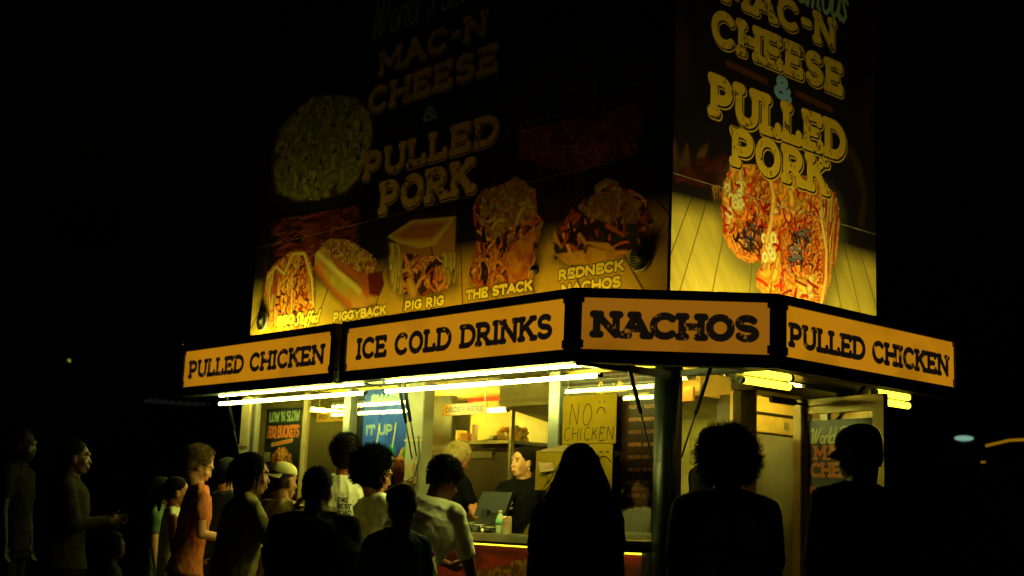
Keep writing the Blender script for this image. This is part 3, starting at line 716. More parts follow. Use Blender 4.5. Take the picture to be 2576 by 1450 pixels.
# awning: soffit, sign boxes, lamps, stays
SOF = mat('soffit_sheet', (.24,.26,.19), .3, .8, var=.15, vscale=6, bump=.1)
q = P('awning', SOF)
q.box((-5.10,-.88,2.425),(-2.60,-.02,2.44)); q.box((-2.48,-.88,2.425),(-.0,-.02,2.44)); q.box((.02,.06,2.425),(.88,2.1,2.44)); q.done()
q = P('awning_edge', BLKM)
q._add([(-.0,-.88,2.425),(.88,.0,2.425),(.02,.0,2.425),(-.0,-.88,2.44),(.88,.0,2.44),(.02,.0,2.44)], [(0,1,2),(3,5,4),(0,3,4,1),(1,4,5,2),(2,5,3,0)]); q.done()
q = P('awning_rib', ALU)
for y in (-.78,-.40,-.22): q.box((-5.08,y-.015,2.40),(-2.62,y+.015,2.424)); q.box((-2.46,y-.015,2.40),(-.02,y+.015,2.424))
q.done()
def tube_lamp(p0, p1, r, tmat, drop=.0, batten=True, zz=(0., .078), parent=stand, name='tube_lamp', bw=.05, bmat=None, slim=False):
    """two parallel tubes one above the other on a batten behind them"""
    p0, p1 = Vector(p0), Vector(p1); d = (p1-p0).normalized(); n = Vector((0,0,1)).cross(d)
    if n.dot(Vector((-1,1,0))) < 0: n = -n
    root = MB()
    if slim: root.obox(p0-d*.05+n*.03+Vector((0,0,zz[-1]+r+.012)), d*((p1-p0).length+.1), n*.05, (0,0,.02))
    else: root.obox(p0-d*.05+n*(r+.012)+Vector((0,0,-.012)), d*((p1-p0).length+.1), n*.03, (0,0,zz[-1]+.024))
    root = root.build(name, bmat or ALU, parent)
    for z in zz:
        t = MB(); t.tube(p0+Vector((0,0,z)), p1+Vector((0,0,z)), r, n=10); t.build('tube', tmat, root, True)
        e = MB()
        for a_, s_ in ((p0, -1), (p1, 1)): e.tube(a_+Vector((0,0,z))+d*.001*s_, a_+Vector((0,0,z))+d*.03*s_, r*1.08)
        e.build('lamp_holder', RUB, root)
    return root
tube_lamp((-4.89,-.6,2.277),(-2.63,-.6,2.277), .0145, TUBE, bmat=DBAT, slim=True)
tube_lamp((-2.335,-.6,2.275),(-.06,-.6,2.275), .0145, TUBE, bmat=DBAT, slim=True)
tube_lamp((.46,.20,2.30),(.46,.69,2.30), .024, TUBEY, zz=(0,.062), bmat=CREAM)
tube_lamp((.46,1.72,2.30),(.46,2.14,2.30), .024, TUBEY, zz=(0,.062), bmat=CREAM)
# sign boxes
TR = mat('sign_face_trim', (.02,.015,.01), .5)
def sign_box(p0, p1, n, text, tx, seed, ins=(.05,.05), th=.17, slab=.15, fc=(.50,.195,.004)):
    """p0 -> p1 along the bottom outer edge, n outward normal"""
    p0, p1, n = Vector(p0), Vector(p1), Vector(n).normalized(); d = (p1-p0).normalized(); L = (p1-p0).length; up = Vector((0,0,1))
    zb, zt, H = 2.325, 2.79, .465; b0 = p0.copy(); b0.z = zb; dep = -n*.11
    fr = MB(); fr.obox(b0, d*L, dep, up*.082); fr.obox(b0+up*(H-.058), d*L, dep, up*.058)
    fr.obox(b0+up*.082, d*ins[0], dep, up*(H-.14)); fr.obox(b0+d*(L-ins[1])+up*.082, d*ins[1], dep, up*(H-.14))
    fr.obox(b0+up*.082+d*ins[0]-n*.095, d*(L-ins[0]-ins[1]), -n*.015, up*(H-.14))
    bx = fr.build('sign_box', BLKM, stand)
    a = b0+d*ins[0]+up*.082-n*.018; W_ = L-ins[0]-ins[1]; Hh = H-.14
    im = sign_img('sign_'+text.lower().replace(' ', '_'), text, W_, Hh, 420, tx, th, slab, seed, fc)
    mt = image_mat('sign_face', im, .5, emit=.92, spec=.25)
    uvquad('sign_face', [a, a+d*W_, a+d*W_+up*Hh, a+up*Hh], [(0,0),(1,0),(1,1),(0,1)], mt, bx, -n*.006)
    cl = MB()
    for s_ in (0, 1):
        for z in (.06, H-.12):
            o = b0+d*(ins[0]-.012 if s_ == 0 else L-ins[1]-.014)+up*(z+.03)+n*.001
            cl.obox(o, d*.026, -n*.02, up*.05)
    cl.build('corner_clip', RUB, bx)
    return bx
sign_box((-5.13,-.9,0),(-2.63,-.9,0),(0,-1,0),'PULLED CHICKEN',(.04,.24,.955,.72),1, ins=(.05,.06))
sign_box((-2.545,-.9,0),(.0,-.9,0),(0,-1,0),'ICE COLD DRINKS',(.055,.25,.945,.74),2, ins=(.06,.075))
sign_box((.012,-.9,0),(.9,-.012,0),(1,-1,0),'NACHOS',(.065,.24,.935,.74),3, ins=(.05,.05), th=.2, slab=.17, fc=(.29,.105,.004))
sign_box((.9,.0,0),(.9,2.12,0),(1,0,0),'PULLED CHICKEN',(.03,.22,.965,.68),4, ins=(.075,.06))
# latches, bolts along the sign edges
q = P('edge_bolt', mat('bright_bolt',(.7,.65,.3),.35,.6))
for p in ((.012,-.905,2.335),(.895,-.02,2.335),(.55,-.36,2.33),(-2.59,-.9,2.34),(-5.14,-.9,2.34),(-5.13,-.9,2.80)): q.ell(p,.012,nu=8,nv=6)
q.done(True)
# wall washers lying on top of the awning behind the sign boxes
def washer(p0, p1, col, s_, r=.03, hood=0):
    q = MB(); p0, p1 = Vector(p0), Vector(p1); q.tube(p0, p1, r, n=12)
    if hood:  # unseen plates added to cut the light on the upper boards
        v = MB(); v.box((p0.x-.05, p0.y-.22, p0.z+.15), (p1.x+.05, p0.y+hood, p0.z+.156)); v.box((p0.x-.05, p0.y-.22, p0.z-.1), (p1.x+.05, p0.y-.214, p0.z+.149)); v.build('added_baffle', BLKM, stand)
    return q.build('wall_washer', emit_mat('wall_washer_%d' % int(s_*10), col, s_), stand, True)
washer((.70,.15,2.54),(.70,2.05,2.54),(1,.82,.2),74)
washer((-5.3,-.22,2.56),(-4.5,-.22,2.56),(1,.86,.11),240,hood=.03)
washer((-4.38,-.22,2.56),(-.4,-.22,2.56),(1,.60,.045),36,hood=.03)  # orange tube added to stand in for light from the sign panels' backs
# angle irons and gas struts
q = P('awning_bracket', BLKM)
q.obox((.0,-.86,2.305),(.02,.80,.0),(.05,.0,0),(0,0,.045)); q.obox((.86,.03,2.33),(-.82,.04,.0),(0,.05,0),(0,0,.045)); q.done()
def strut(a, b, r=.009):
    a, b = Vector(a), Vector(b); mid = a.lerp(b, .55); q = P('gas_strut', RUB); q.tube(a, mid, r*1.6); q.tube(mid, b, r*.7); q.done(True)
strut((-2.44,-.42,2.41),(-2.68,-.06,1.80)); strut((-2.38,-.42,2.41),(-2.62,-.06,1.82))
strut((.10,-.52,2.41),(-.10,-.03,1.78)); strut((.52,-.16,2.41),(.02,.12,1.80)); strut((-4.98,-.5,2.41),(-5.4,-.05,1.80)); strut((.5,1.55,2.41),(.02,1.52,1.9))
q = P('power_cable', RUB); q.path([(-2.68,-.11,1.62),(-2.55,-.12,1.66),(-2.53,-.1,1.80),(-2.6,-.07,1.98)], .007); q.path([(-2.6,-.9,2.33),(-2.45,-.75,2.33),(-2.36,-.62,2.31)], .006); q.done(True)

# ------------------------------------------------------------------ inside the stand
def inner_lamp(p0, p1, r=.02, s_=None): return tube_lamp(p0, p1, r, s_ or emit_mat('inner_tube',(1,.84,.04),70), zz=(0,), name='ceiling_lamp')
inner_lamp((-5.1,.5,2.33),(-5.1,1.9,2.33)); inner_lamp((-4.4,.6,2.40),(-4.4,1.9,2.40), s_=emit_mat('inner_amber_tube',(1,.72,.06),45))
pl = inner_lamp((-4.35,1.58,2.36),(-3.42,1.58,2.36), .022, emit_mat('inner_bright_tube',(1,.86,.10),30))
inner_lamp((-1.9,1.0,2.46),(-.7,1.0,2.46), s_=emit_mat('inner_amber_tube',(1,.72,.06),45))
inner_lamp((-.3,1.0,2.46),(-.3,2.1,2.46), s_=emit_mat('inner_amber_tube',(1,.72,.06),45))  # unseen lamp added to brighten the fridge and doorway
# warming shelf with food, seen through the serving hatch
sh_ = thing('warming_shelf', (-3.75,1.7,.35), 'tall lit stainless food warming shelf at the back behind the blond worker', 'shelf')
q = MB(); q.box((-4.4,1.4,2.03),(-3.15,1.95,2.06)); q.box((-4.4,1.4,1.18),(-3.15,1.95,1.21)); q.build('shelf', STEEL, sh_)
q = MB(); q.box((-4.40,1.96,1.2),(-3.75,1.98,2.5)); q.build('back_panel', OCHW, sh_); q = MB(); q.box((-3.74,1.96,1.2),(-3.15,1.98,2.5)); q.build('back_panel', mat('pale_panel',(.6,.55,.3),.5), sh_)
q = MB(); q.box((-3.17,1.4,.35),(-3.14,1.44,2.33)); q.build('side_panel', STEEL, sh_)
for k in range(4): q = MB(); x = -4.38+.41*k; q.box((x-.015,1.4,.35),(x+.015,1.43,1.17)); q.build('leg', STEEL, sh_)
q = MB(); q.box((-4.38,1.42,1.30),(-3.2,1.9,1.95)); q.build('oven_body', mat('oven_dark',(.05,.035,.02),.4), sh_)
q = MB(); q.box((-3.95,1.405,1.90),(-3.4,1.42,1.96)); q.build('control_panel', CREAM, sh_)
random.seed(4)
def lump(name, c, n, r, cols, label, cat):
    q = MB(); c = Vector(c)
    for k in range(n):
        q.ell(c+Vector((rnd(-1,1)*r[0], rnd(-1,1)*r[1], abs(rnd(0,1))*r[2]+.01)), (rnd(.015,.035),)*3, nu=7, nv=5, mi=random.randrange(len(cols)))
    o = q.build(name, cols, None, True); return tag(o, label, cat)
YEL = mat('cornmeal_yellow',(.75,.5,.08),.7); ORG = mat('fried_orange',(.6,.28,.05),.7); PAL = mat('pale_paper',(.7,.66,.45),.8)
lump('fried_food', (-3.32,1.6,2.065), 60, (.13,.1,.10), [YEL, ORG], 'heap of golden fried food at right end of the warming shelf', 'food')
lump('fried_food', (-4.28,1.6,2.065), 50, (.09,.1,.07), [ORG, YEL], 'heap of golden fried food at left end of the warming shelf', 'food')
def carton(c, s_, mt, label):
    q = MB(); x, y, z = c; a, b_, h = s_
    t = MB(); 
    t._add([(x-a*.8,y-b_*.8,z),(x+a*.8,y-b_*.8,z),(x+a*.8,y+b_*.8,z),(x-a*.8,y+b_*.8,z),(x-a,y-b_,z+h),(x+a,y-b_,z+h),(x+a,y+b_,z+h),(x-a,y+b_,z+h),(x-a*.9,y-b_*.9,z+h),(x+a*.9,y-b_*.9,z+h),(x+a*.9,y+b_*.9,z+h),(x-a*.9,y+b_*.9,z+h),(x-a*.7,y-b_*.7,z+.01),(x+a*.7,y-b_*.7,z+.01),(x+a*.7,y+b_*.7,z+.01),(x-a*.7,y+b_*.7,z+.01)],
           [(0,3,2,1),(0,1,5,4),(1,2,6,5),(2,3,7,6),(3,0,4,7),(4,5,9,8),(5,6,10,9),(6,7,11,10),(7,4,8,11),(8,9,13,12),(9,10,14,13),(10,11,15,14),(11,8,12,15),(12,13,14,15)])
    q.bm.free(); return tag(t.build('carton', mt), label, 'carton')
carton((-4.08,1.55,2.065),(.06,.06,.11),mat('yellow_card',(.8,.6,.12),.7),'yellow open carton on the warming shelf')
carton((-3.93,1.55,2.065),(.06,.06,.08),mat('brown_card',(.4,.17,.05),.7),'brown open carton on the warming shelf')
q = MB(); q.lathe((-3.8,1.52,2.065), [(.028,0),(.034,.15),(.036,.155),(.036,.165)]); tag(q.build('paper_cup', mat('pink_paper',(.7,.5,.38),.6), None, True), 'tall pale pink paper cup standing on the warming shelf', 'cup')
q = MB(); random.seed(2)
for k in range(14): q.obox((-3.74+.02*k,1.45+rnd(0,.1),2.066+.004*k),(.14,rnd(-.02,.02),0),(0,.18,0),(0,0,.003))
tag(q.build('paper_stack', PAL), 'stack of pale greaseproof papers on the warming shelf', 'paper')
# red menu panel and hood at the back
q = MB(); q.box((-4.5,2.0,2.40),(-3.86,2.03,2.54)); q.box((-3.86,2.0,2.40),(-3.45,2.03,2.455)); tag(q.build('red_sign_panel', RED), 'bright red lit panel hanging above the warming shelf', 'sign')
hood = thing('extractor_hood', (-2.7,1.5,2.25), 'ochre extractor hood with louvred filters over the kitchen line', 'extractor hood')
q = MB(); q.box((-3.09,1.2,2.34),(-.75,1.95,2.53)); q.build('hood_body', OCHW, hood)
q = MB(); q.box((-3.09,1.19,2.37),(-.75,1.199,2.40)); q.build('hood_rim', BRONZE, hood)
for k in range(12):
    x = -3.05+.19*k; q = MB()
    for j in range(5): q.obox((x+.035*j,1.25,2.33),(.006,0,0),(0,.6,-.10),(.018,0,.006))
    q.build('filter', STEEL, hood)
q = P('tile', mat('yellow_reflection',(.7,.58,.16),.35));  # quilted stainless squares, the yellow they reflect painted into the colour
for i in range(7):
    for j in range(6): q.box((-2.25+.2*i,YB-.06,1.35+.155*j),(-2.057+.2*i,YB-.046,1.50+.155*j),bev=.004)
q.done()
for x0, x1, z0, z1, mt in ((-1.02,-.86,2.30,2.42,mat('menu_red',(.5,.03,.01),.5)), (-.98,-.72,2.29,2.40,mat('menu_orange',(.55,.2,.04),.5))):
    q = MB(); q.box((x0,1.1 if x0 < -1 else 1.08,z0),(x1,1.095+.01,z1)); tag(q.build('menu_card', mt), 'red menu card hanging under the hood' if x0 < -1 else 'orange menu card hanging in front of the red one', 'menu card')
# stainless cabinet behind the big post
cab = thing('steel_cabinet', (-3.5,1.1,.35), 'tall narrow stainless partition cabinet just behind the wide cream window post', 'cabinet')
q = MB(); q.box((-3.78,.95,.35),(-3.46,1.02,2.44),bev=.01); q.build('cabinet_body', STEEL, cab)
q = MB(); q.box((-3.76,.935,.5),(-3.6,.949,1.9)); q.box((-3.58,.935,.5),(-3.48,.949,1.9)); q.build('cabinet_door', mat('dark_steel',(.16,.13,.08),.35,.8), cab)
q = MB(); q.box((-3.77,.93,1.93),(-3.47,.949,1.97)); q.build('cabinet_rail', BRONZE, cab)
# fridge inside the doorway
fr = thing('fridge', (-.95,1.85,.35), 'tall fridge with cream header and stainless door inside the open doorway', 'fridge')
q = MB(); q.box((-.78,1.44,.36),(-.64,2.36,2.37)); q.build('fridge_body', CREAM, fr)
fh = MB(); fh.box((-.64,1.42,2.10),(-.60,2.36,2.38),bev=.006); fh = fh.build('fridge_header', FRC, fr)
q = MB(); q.box((-.602,1.6,2.235),(-.597,2.22,2.26)); q.build('vent_slot', RUB, fh)
q = MB(); q.box((-.602,2.05,2.14),(-.594,2.11,2.20)); q.build('badge', STEEL, fh)
fd = MB(); fd.box((-.64,1.42,.45),(-.60,2.36,2.085),bev=.01); fd = fd.build('fridge_door', mat('fridge_steel',(.42,.40,.30),.22,.9,var=.12,vscale=3), fr)
q = MB(); q.tube((-.56,1.5,1.3),(-.56,1.5,1.9),.012); q.build('door_handle', ALU, fd)
# card notices on the window to the left of the corner
CARD = mat('cardboard', (.135,.082,.003), .9, var=.12, vscale=5, bump=.15, bscale=90, spec=.05)
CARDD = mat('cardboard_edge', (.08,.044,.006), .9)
INKM = mat('marker_ink', (.012,.008,.003), .9, spec=.02)
def ribbon(q, pts, w_, n):
    n = Vector(n)
    for a, b_ in zip(pts[:-1], pts[1:]):
        a, b_ = Vector(a), Vector(b_); d = (b_-a)
        if d.length < 1e-5: continue
        s_ = d.normalized().cross(n)*w_/2; q._add([a-s_, b_-s_, b_+s_, a+s_], [(0,1,2,3)])
def hand_text(par, text, x0, z0, x1, z1, y, w_=.0055, seed=1, y2=None):
    rr = random.Random(seed); q = MB()
    for k, L in enumerate(layout(text, x0, z0, x1, z1, gap=.18)):
        j = (rr.uniform(-.006,.006), rr.uniform(-.006,.006)); ribbon(q, [(x+j[0]+(z-z0)*.1, y-.0004*k-.001, z+j[1]) for x, z in L], w_, (0,-1,0))
    o = q.build('marker_writing', INKM, par); o['kind'] = 'stuff'; return o
c1 = MB(); c1.box((-.965,-.032,1.892),(-.44,-.026,2.232)); c1 = tag(c1.build('cardboard_notice', CARD), 'upper cardboard notice reading no chicken with a sad face', 'notice')
hand_text(c1, 'NO', -.90, 2.02, -.68, 2.17, -.033); hand_text(c1, 'CHICKEN', -.945, 1.915, -.46, 2.005, -.033, seed=3)
q = MB(); ribbon(q, [(-.585+.04*math.cos(t), -.0335, 2.09+.05*math.sin(t)) for t in np.linspace(.1, 3.0, 8)], .007, (0,-1,0))
ribbon(q, [(-.60,-.0335,2.17),(-.60,-.0335,2.184)], .008, (0,-1,0)); ribbon(q, [(-.555,-.0335,2.17),(-.555,-.0335,2.184)], .008, (0,-1,0)); q.build('marker_writing', INKM, c1)['kind'] = 'stuff'
c2 = MB(); c2.box((-.95,-.05,1.45),(-.45,-.042,1.885)); c2 = tag(c2.build('cardboard_notice', CARD), 'lower cardboard notice partly hidden by the long haired woman', 'notice')
q = MB(); ribbon(q, [(-.53+.07*math.cos(t), -.0515, 1.73+.07*math.sin(t)) for t in np.linspace(.4, 2.9, 9)], .008, (0,-1,0))
ribbon(q, [(-.57,-.0515,1.83),(-.54,-.0515,1.832)], .008, (0,-1,0)); ribbon(q, [(-.51,-.0515,1.83),(-.48,-.0515,1.832)], .008, (0,-1,0)); ribbon(q, [(-.56,-.0515,1.60),(-.50,-.0515,1.66)], .008, (0,-1,0)); q.build('marker_writing', INKM, c2)['kind'] = 'stuff'
bx = thing('cardboard_box', (-.85,-.22,1.25), 'opened cardboard box standing on the counter beside the serving worker', 'box')
q = MB(); q.obox((-1.0,-.25,1.56),(.36,.0,0),(0,.006,0),(0,0,.26)); q.build('box_side', CARD, bx)
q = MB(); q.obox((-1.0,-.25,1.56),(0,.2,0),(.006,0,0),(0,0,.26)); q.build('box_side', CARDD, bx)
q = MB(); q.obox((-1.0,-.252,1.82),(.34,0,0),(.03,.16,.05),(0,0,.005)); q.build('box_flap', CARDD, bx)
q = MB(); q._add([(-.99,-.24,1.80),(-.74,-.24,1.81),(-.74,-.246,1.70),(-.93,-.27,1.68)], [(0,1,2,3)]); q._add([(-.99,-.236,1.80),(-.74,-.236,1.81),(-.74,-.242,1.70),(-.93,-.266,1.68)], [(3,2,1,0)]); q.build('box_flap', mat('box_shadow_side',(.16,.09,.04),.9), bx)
q = MB(); q.obox((-1.12,-.24,1.25),(.20,.02,0),(0,.01,0),(.22,.02,.28)); q.build('box_flap', CARD, bx)
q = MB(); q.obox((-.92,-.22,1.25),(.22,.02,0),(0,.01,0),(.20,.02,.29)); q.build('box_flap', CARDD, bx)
hand_text(bx, 'CS', -.88, 1.60, -.78, 1.70, -.2505, seed=8)
# menu board behind the right hand window
mc = Canvas(-1.0,1.3,-.13,2.4,420,(.028,.01,.007)); X, Y = mc.grid(); f = fbm(X*26, Y*4, 3)
mc.a += np.stack([.12*np.clip(f-.45,0,1)*3*(Y>2.2), .012*np.clip(f-.45,0,1)*3*(Y>2.2), 0*f], -1).astype(np.float32)
ink(mc, layout('Specialties', -.72, 2.255, -.42, 2.325, script=True), .011, (.8,.45,.05))
ink(mc, layout('MAC & CHEESE', -.40, 2.215, -.22, 2.232), .005, (.7,.5,.1))
for k in range(9):
    for j in range(2): ink(mc, layout(['PULLED PORK','BRISKET MAC','NACHOS','LOADED FRIES','PIG RIG','THE STACK','BUCKET','BBQ CHICKEN','ICE TEA'][k], -.40+.14*j, 2.13-.085*k, -.28+.14*j, 2.15-.085*k), .004, (.35,.14,.04))
mm = image_mat('menu_print', mc.image('menu_print'), .4)
mo = thing('menu_board', (-.56,.05,1.3), 'dark red menu board headed specialties behind the window by the corner post', 'menu board')
uvquad('menu_face', [(-1.0,.05,1.3),(-.13,.05,1.3),(-.13,.05,2.4),(-1.0,.05,2.4)], [(0,0),(1,0),(1,1),(0,1)], mm, mo, (0,.02,0))
# hanging signs
def hanging(text, x0, x1, z0, z1, y, label, seed):
    c = Canvas(0,0,x1-x0,z1-z0,700,(.36,.17,.008)); Wd = x1-x0; Ht = z1-z0
    ink(c, layout(text, Wd*.08, Ht*.28, Wd*.92, Ht*.72, slab=.14, gap=.12, inset=.004), .0095, (.012,.006,.003), distress=.2, seed=seed)
    r = thing('hanging_sign', ((x0+x1)/2, y, z1), label, 'sign')
    uvquad('sign_board', [(x0,y,z0),(x1,y,z0),(x1,y,z1),(x0,y,z1)], [(0,0),(1,0),(1,1),(0,1)], image_mat('hanging_sign', c.image('hanging_'+text[:4].lower()), .3), r, (0,.008,0))
    for x in (x0+.03, x1-.03):
        q = MB(); q.tube((x,y+.004,z1-.01),(x,y+.004,2.54),.003,n=5); q.build('chain', ALU, r)
hanging('ORDER HERE', -2.52, -1.965, 2.15, 2.242, .1, 'orange hanging sign reading order here above the hatch', 1)
hanging('PICK UP HERE', -4.36, -3.80, 2.15, 2.236, .1, 'orange hanging sign reading pick up here behind the left window', 2)
# posters
pc = Canvas(-5.12,1.28,-4.5,2.29,420,(.012,.016,.012)); pc.poly([(-5.05,1.75),(-4.55,1.75),(-4.55,1.6),(-5.05,1.6)],(.02,.02,.015))
ink(pc, layout("LOW 'N SLOW", -5.06, 2.16, -4.54, 2.265, inset=.01), .016, (.28,.34,.16), distress=.5)
ink(pc, layout('BBQ BUCKETS', -5.08, 2.01, -4.53, 2.13, inset=.012), .024, (.55,.15,.03), distress=.5)
pc.stroke([(-4.98,1.95),(-4.64,1.985)], .035, (.45,.3,.08)); pc.stroke([(-4.96,1.952),(-4.66,1.983)], .018, (.5,.1,.02))
random.seed(8); cc = [( -4.8+.2*math.cos(t), 1.72+.2*math.sin(t)) for t in np.linspace(0,6.28,20)]
pc.poly(cc, (.28,.06,.015)); clutter(pc, cc, 140, (.01,.03), (.04,.1), PORK+[(.7,.5,.15)], curl=1.4)
pc.poly([(-4.7,1.28),(-4.52,1.28),(-4.52,1.5),(-4.6,1.52)], (.6,.18,.04)); clutter(pc, [(-4.7,1.28),(-4.52,1.28),(-4.52,1.55),(-4.6,1.55)], 40, (.01,.03), (.04,.1), PORK)
for z in (1.88,1.76,1.66): pc.poly([(-5.11,z),(-5.0,z),(-5.0,z-.085),(-5.11,z-.085)], (.42,.38,.16))
uvp = uvquad('poster', [(-5.12,.03,1.28),(-4.5,.03,1.28),(-4.5,.03,2.29),(-5.12,.03,2.29)], [(0,0),(1,0),(1,1),(0,1)], image_mat('bucket_poster', pc.image('bucket_poster'), .4), None, (0,.003,0))
tag(uvp, 'dark food poster with orange lettering behind the leftmost window', 'poster')
pc = Canvas(-3.62,1.28,-2.82,2.40,420,(.02,.05,.16)); X, Y = pc.grid(); f = fbm(X*7, Y*4, 6)
pc.a[:] = np.stack([.01+.04*f, .03+.16*f, .35+.6*f], -1)
pc.poly([(-3.62,1.28),(-3.52,1.28),(-3.52,2.4),(-3.62,2.4)], (.01,.012,.02))
ink(pc, layout('SHAKE', -3.42, 2.27, -3.0, 2.36, inset=.02), .035, (.4,.55,.55)); ink(pc, layout('IT UP', -3.48, 2.0, -3.1, 2.10, inset=.015), .024, (.3,.38,.36))
random.seed(3)
for x0, x1, cs, strw in ((-3.5,-3.27,[(.08,.45,.6),(.2,.6,.7),(.04,.3,.55)],-3.33), (-3.26,-3.05,[(.5,.6,.2),(.65,.7,.3),(.4,.5,.12)],-3.1), (-3.04,-2.85,[(.7,.22,.04),(.75,.38,.08),(.5,.08,.02)],-2.9)):
    pl_ = [(x0,1.82),(x1,1.82),(x1-.03,1.3),(x0+.03,1.3)]; pc.poly(pl_, cs[2]); clutter(pc, pl_, 120, (.015,.03), (.02,.05), cs)
    pc.stroke([(strw,1.8),(strw+.05,2.1)], .018, (.7,.6,.12)); pc.poly([(x0+.02,1.8),(x0+.1,1.9),(x1-.02,1.86),(x1,1.8)], cs[1])
    pc.poly([(strw-.05,1.84),(strw,1.93),(strw+.05,1.86),(strw,1.80)], (.05,.4,.05))
pc.poly([(-3.5,1.8),(-3.49,1.88),(-3.42,1.93),(-3.38,1.88),(-3.44,1.8)], (.75,.55,.06))
tag(uvquad('poster', [(-3.62,.035,1.28),(-2.82,.035,1.28),(-2.82,.035,2.40),(-3.62,.035,2.40)], [(0,0),(1,0),(1,1),(0,1)], image_mat('drinks_poster', pc.image('drinks_poster'), .35), None, (0,.003,0)), 'blue poster of three iced drinks with yellow straws behind the window', 'poster')
# things on the counter
zc = 1.246
pos = thing('till', (-1.95,.1,zc), 'black point of sale till turned away on the counter below the blond worker', 'till')
q = MB(); q.box((-2.1,.0,zc),(-1.78,.22,zc+.05),bev=.01); q.build('base', RUB, pos)
q = MB(); q.tube((-1.95,.1,zc+.04),(-1.95,.12,zc+.17),.03); q.build('stem', RUB, pos)
q = MB(); q.obox((-2.09,.12,zc+.12),(.33,.02,0),(0,.03,.0),(.0,.08,.19)); q.obox((-2.02,.02,zc+.05),(.24,.0,0),(0,.02,0),(.02,.12,.10)); q.build('screen_housing', mat('till_plastic',(.006,.007,.006),.5,spec=.15), pos)
q = MB(); q.box((-1.7,-.02,zc),(-1.62,.06,zc+.09),bev=.01); tag(q.build('card_reader', RUB), 'small black card reader beside the till on the counter', 'card reader')
q = MB(); q.lathe((-1.66,.03,zc+.09), [(.03,0),(.032,.02),(.02,.03)]); tag(q.build('blue_lid', mat('blue_plastic',(.02,.2,.8),.3), None, True), 'blue round lid lying on top of the card reader', 'lid')
bt = thing('water_bottle', (-1.52,-.1,zc), 'clear plastic water bottle with green label on the counter edge', 'bottle')
PETM = mat('clear_green_plastic', (.30,.38,.24), .15, spec=.8)
q = MB(); q.lathe((-1.52,-.1,zc), [(.028,0),(.032,.01),(.030,.03),(.032,.05),(.030,.07),(.032,.09),(.032,.105),(.022,.125),(.013,.14),(.013,.15)]); q.build('bottle_body', PETM, bt, True)
q = MB(); q.lathe((-1.52,-.1,zc+.06), [(.0325,0),(.0325,.04)]); q.build('bottle_label', mat('green_label',(.08,.3,.14),.5), bt, True)
q = MB(); q.lathe((-1.52,-.1,zc+.15), [(.0145,0),(.0145,.018)]); q.build('bottle_cap', mat('pale_cap',(.5,.5,.35),.4), bt, True)
cn = thing('drink_can', (-1.43,-.11,zc), 'pale striped drink can standing right of the water bottle', 'can')
q = MB(); q.lathe((-1.43,-.11,zc), [(.026,0),(.033,.008),(.033,.115),(.027,.127),(.026,.124)]); q.build('can_body', mat('pale_can',(.5,.42,.3),.25,.5), cn, True)
q = MB()
for k in range(3): ribbon(q, [(-1.463+.0334*(1-math.cos(t)), -.11-.0336*math.sin(t), zc+.03+.03*k+.012*t) for t in np.linspace(.3,2.8,8)], .01, (0,-1,0))
q.build('can_stripe', mat('can_red',(.5,.03,.02),.4), cn)
tr = mat('black_tray', (.012,.012,.012), .35)
for k in range(3):
    x = -1.86+.12*k; q = MB(); q.lathe((x,-.13,zc), [(.035,0),(.052,.055-.012*k),(.056,.06-.012*k),(.056,.064-.012*k)], n=20)
    o = tag(q.build('paper_bowl', tr, None, True), ['tallest black paper bowl with white print, left of the counter row','middle black paper bowl in the counter row','lowest black paper bowl, next to the water bottle'][k], 'bowl', 'black paper bowls on the counter')
    if k != 1:
        q = MB(); yy = -.13-.054; q.ell((x,yy,zc+.035-.008*k),(.018,.004,.013),nu=10,nv=6); q.box((x-.010,yy-.004,zc+.014),(x+.010,yy+.002,zc+.026)); q.build('white_print', PAL, o)
    q = MB(); q.lathe((x,-.13,zc+.0645-.012*k), [(.052,0),(.058,.002),(.058,.005)], n=20); q.build('rim', PAL, o, True)
q = MB(); random.seed(12)
for k in range(9):
    q.obox((-2.35+rnd(0,.5),.75+rnd(-.1,.1),1.28+.02*k),(.3,rnd(-.05,.05),rnd(-.02,.03)),(rnd(-.05,.05),.2,0),(0,0,.006))
tag(q.build('paper_bags', PAL), 'loose heap of pale paper bags behind the two workers', 'paper bags')
random.seed(15)
for k in range(5):
    x = -2.75+.11*k; y = .85+rnd(-.04,.04); cl_ = [(.6,.05,.02),(.7,.5,.05),(.5,.1,.03),(.6,.55,.4),(.25,.1,.04)][k]; nm_ = ['red','yellow','dark red','cream','brown'][k]
    q = MB(); q.lathe((x,y,1.271), [(.026,0),(.028,.01),(.028,.12),(.020,.145),(.010,.15),(.004,.19)]); q.bm.faces.ensure_lookup_table()
    tag(q.build('squeeze_bottle', mat('squeeze_'+nm_.replace(' ','_'), cl_, .35), None, True), nm_+' squeeze bottle standing on the work table behind the workers', 'bottle', 'squeeze bottles on the work table')
for k, (x, n_) in enumerate(((-2.45,9),(-2.38,6))):
    q = MB()
    for j in range(n_): q.lathe((x,.12,1.248+.014*j), [(.028,0),(.040,.055),(.042,.058)], n=16)
    o = q.build('cup_stack', PAL, None, True); o['kind'] = 'stuff'; tag(o, ['taller','shorter'][k]+' stack of pale paper cups on the counter by the cream post', 'cups')
q = MB(); q.box((-2.62,.95,1.272),(-2.4,1.1,1.42), bev=.01); tag(q.build('supply_box', CARD), 'small brown supply box on the work table', 'box')
wt = thing('work_table', (-2.1,.85,.35), 'stainless work table inside the stand behind the two workers', 'table')
q = MB(); q.box((-2.9,.75,1.24),(-1.2,1.15,1.27)); q.build('table_top', STEEL, wt)
for x in (-2.85,-1.25):
    for y in (.78,1.12): q = MB(); q.box((x-.02,y-.02,.35),(x+.02,y+.02,1.24)); q.build('leg', STEEL, wt)

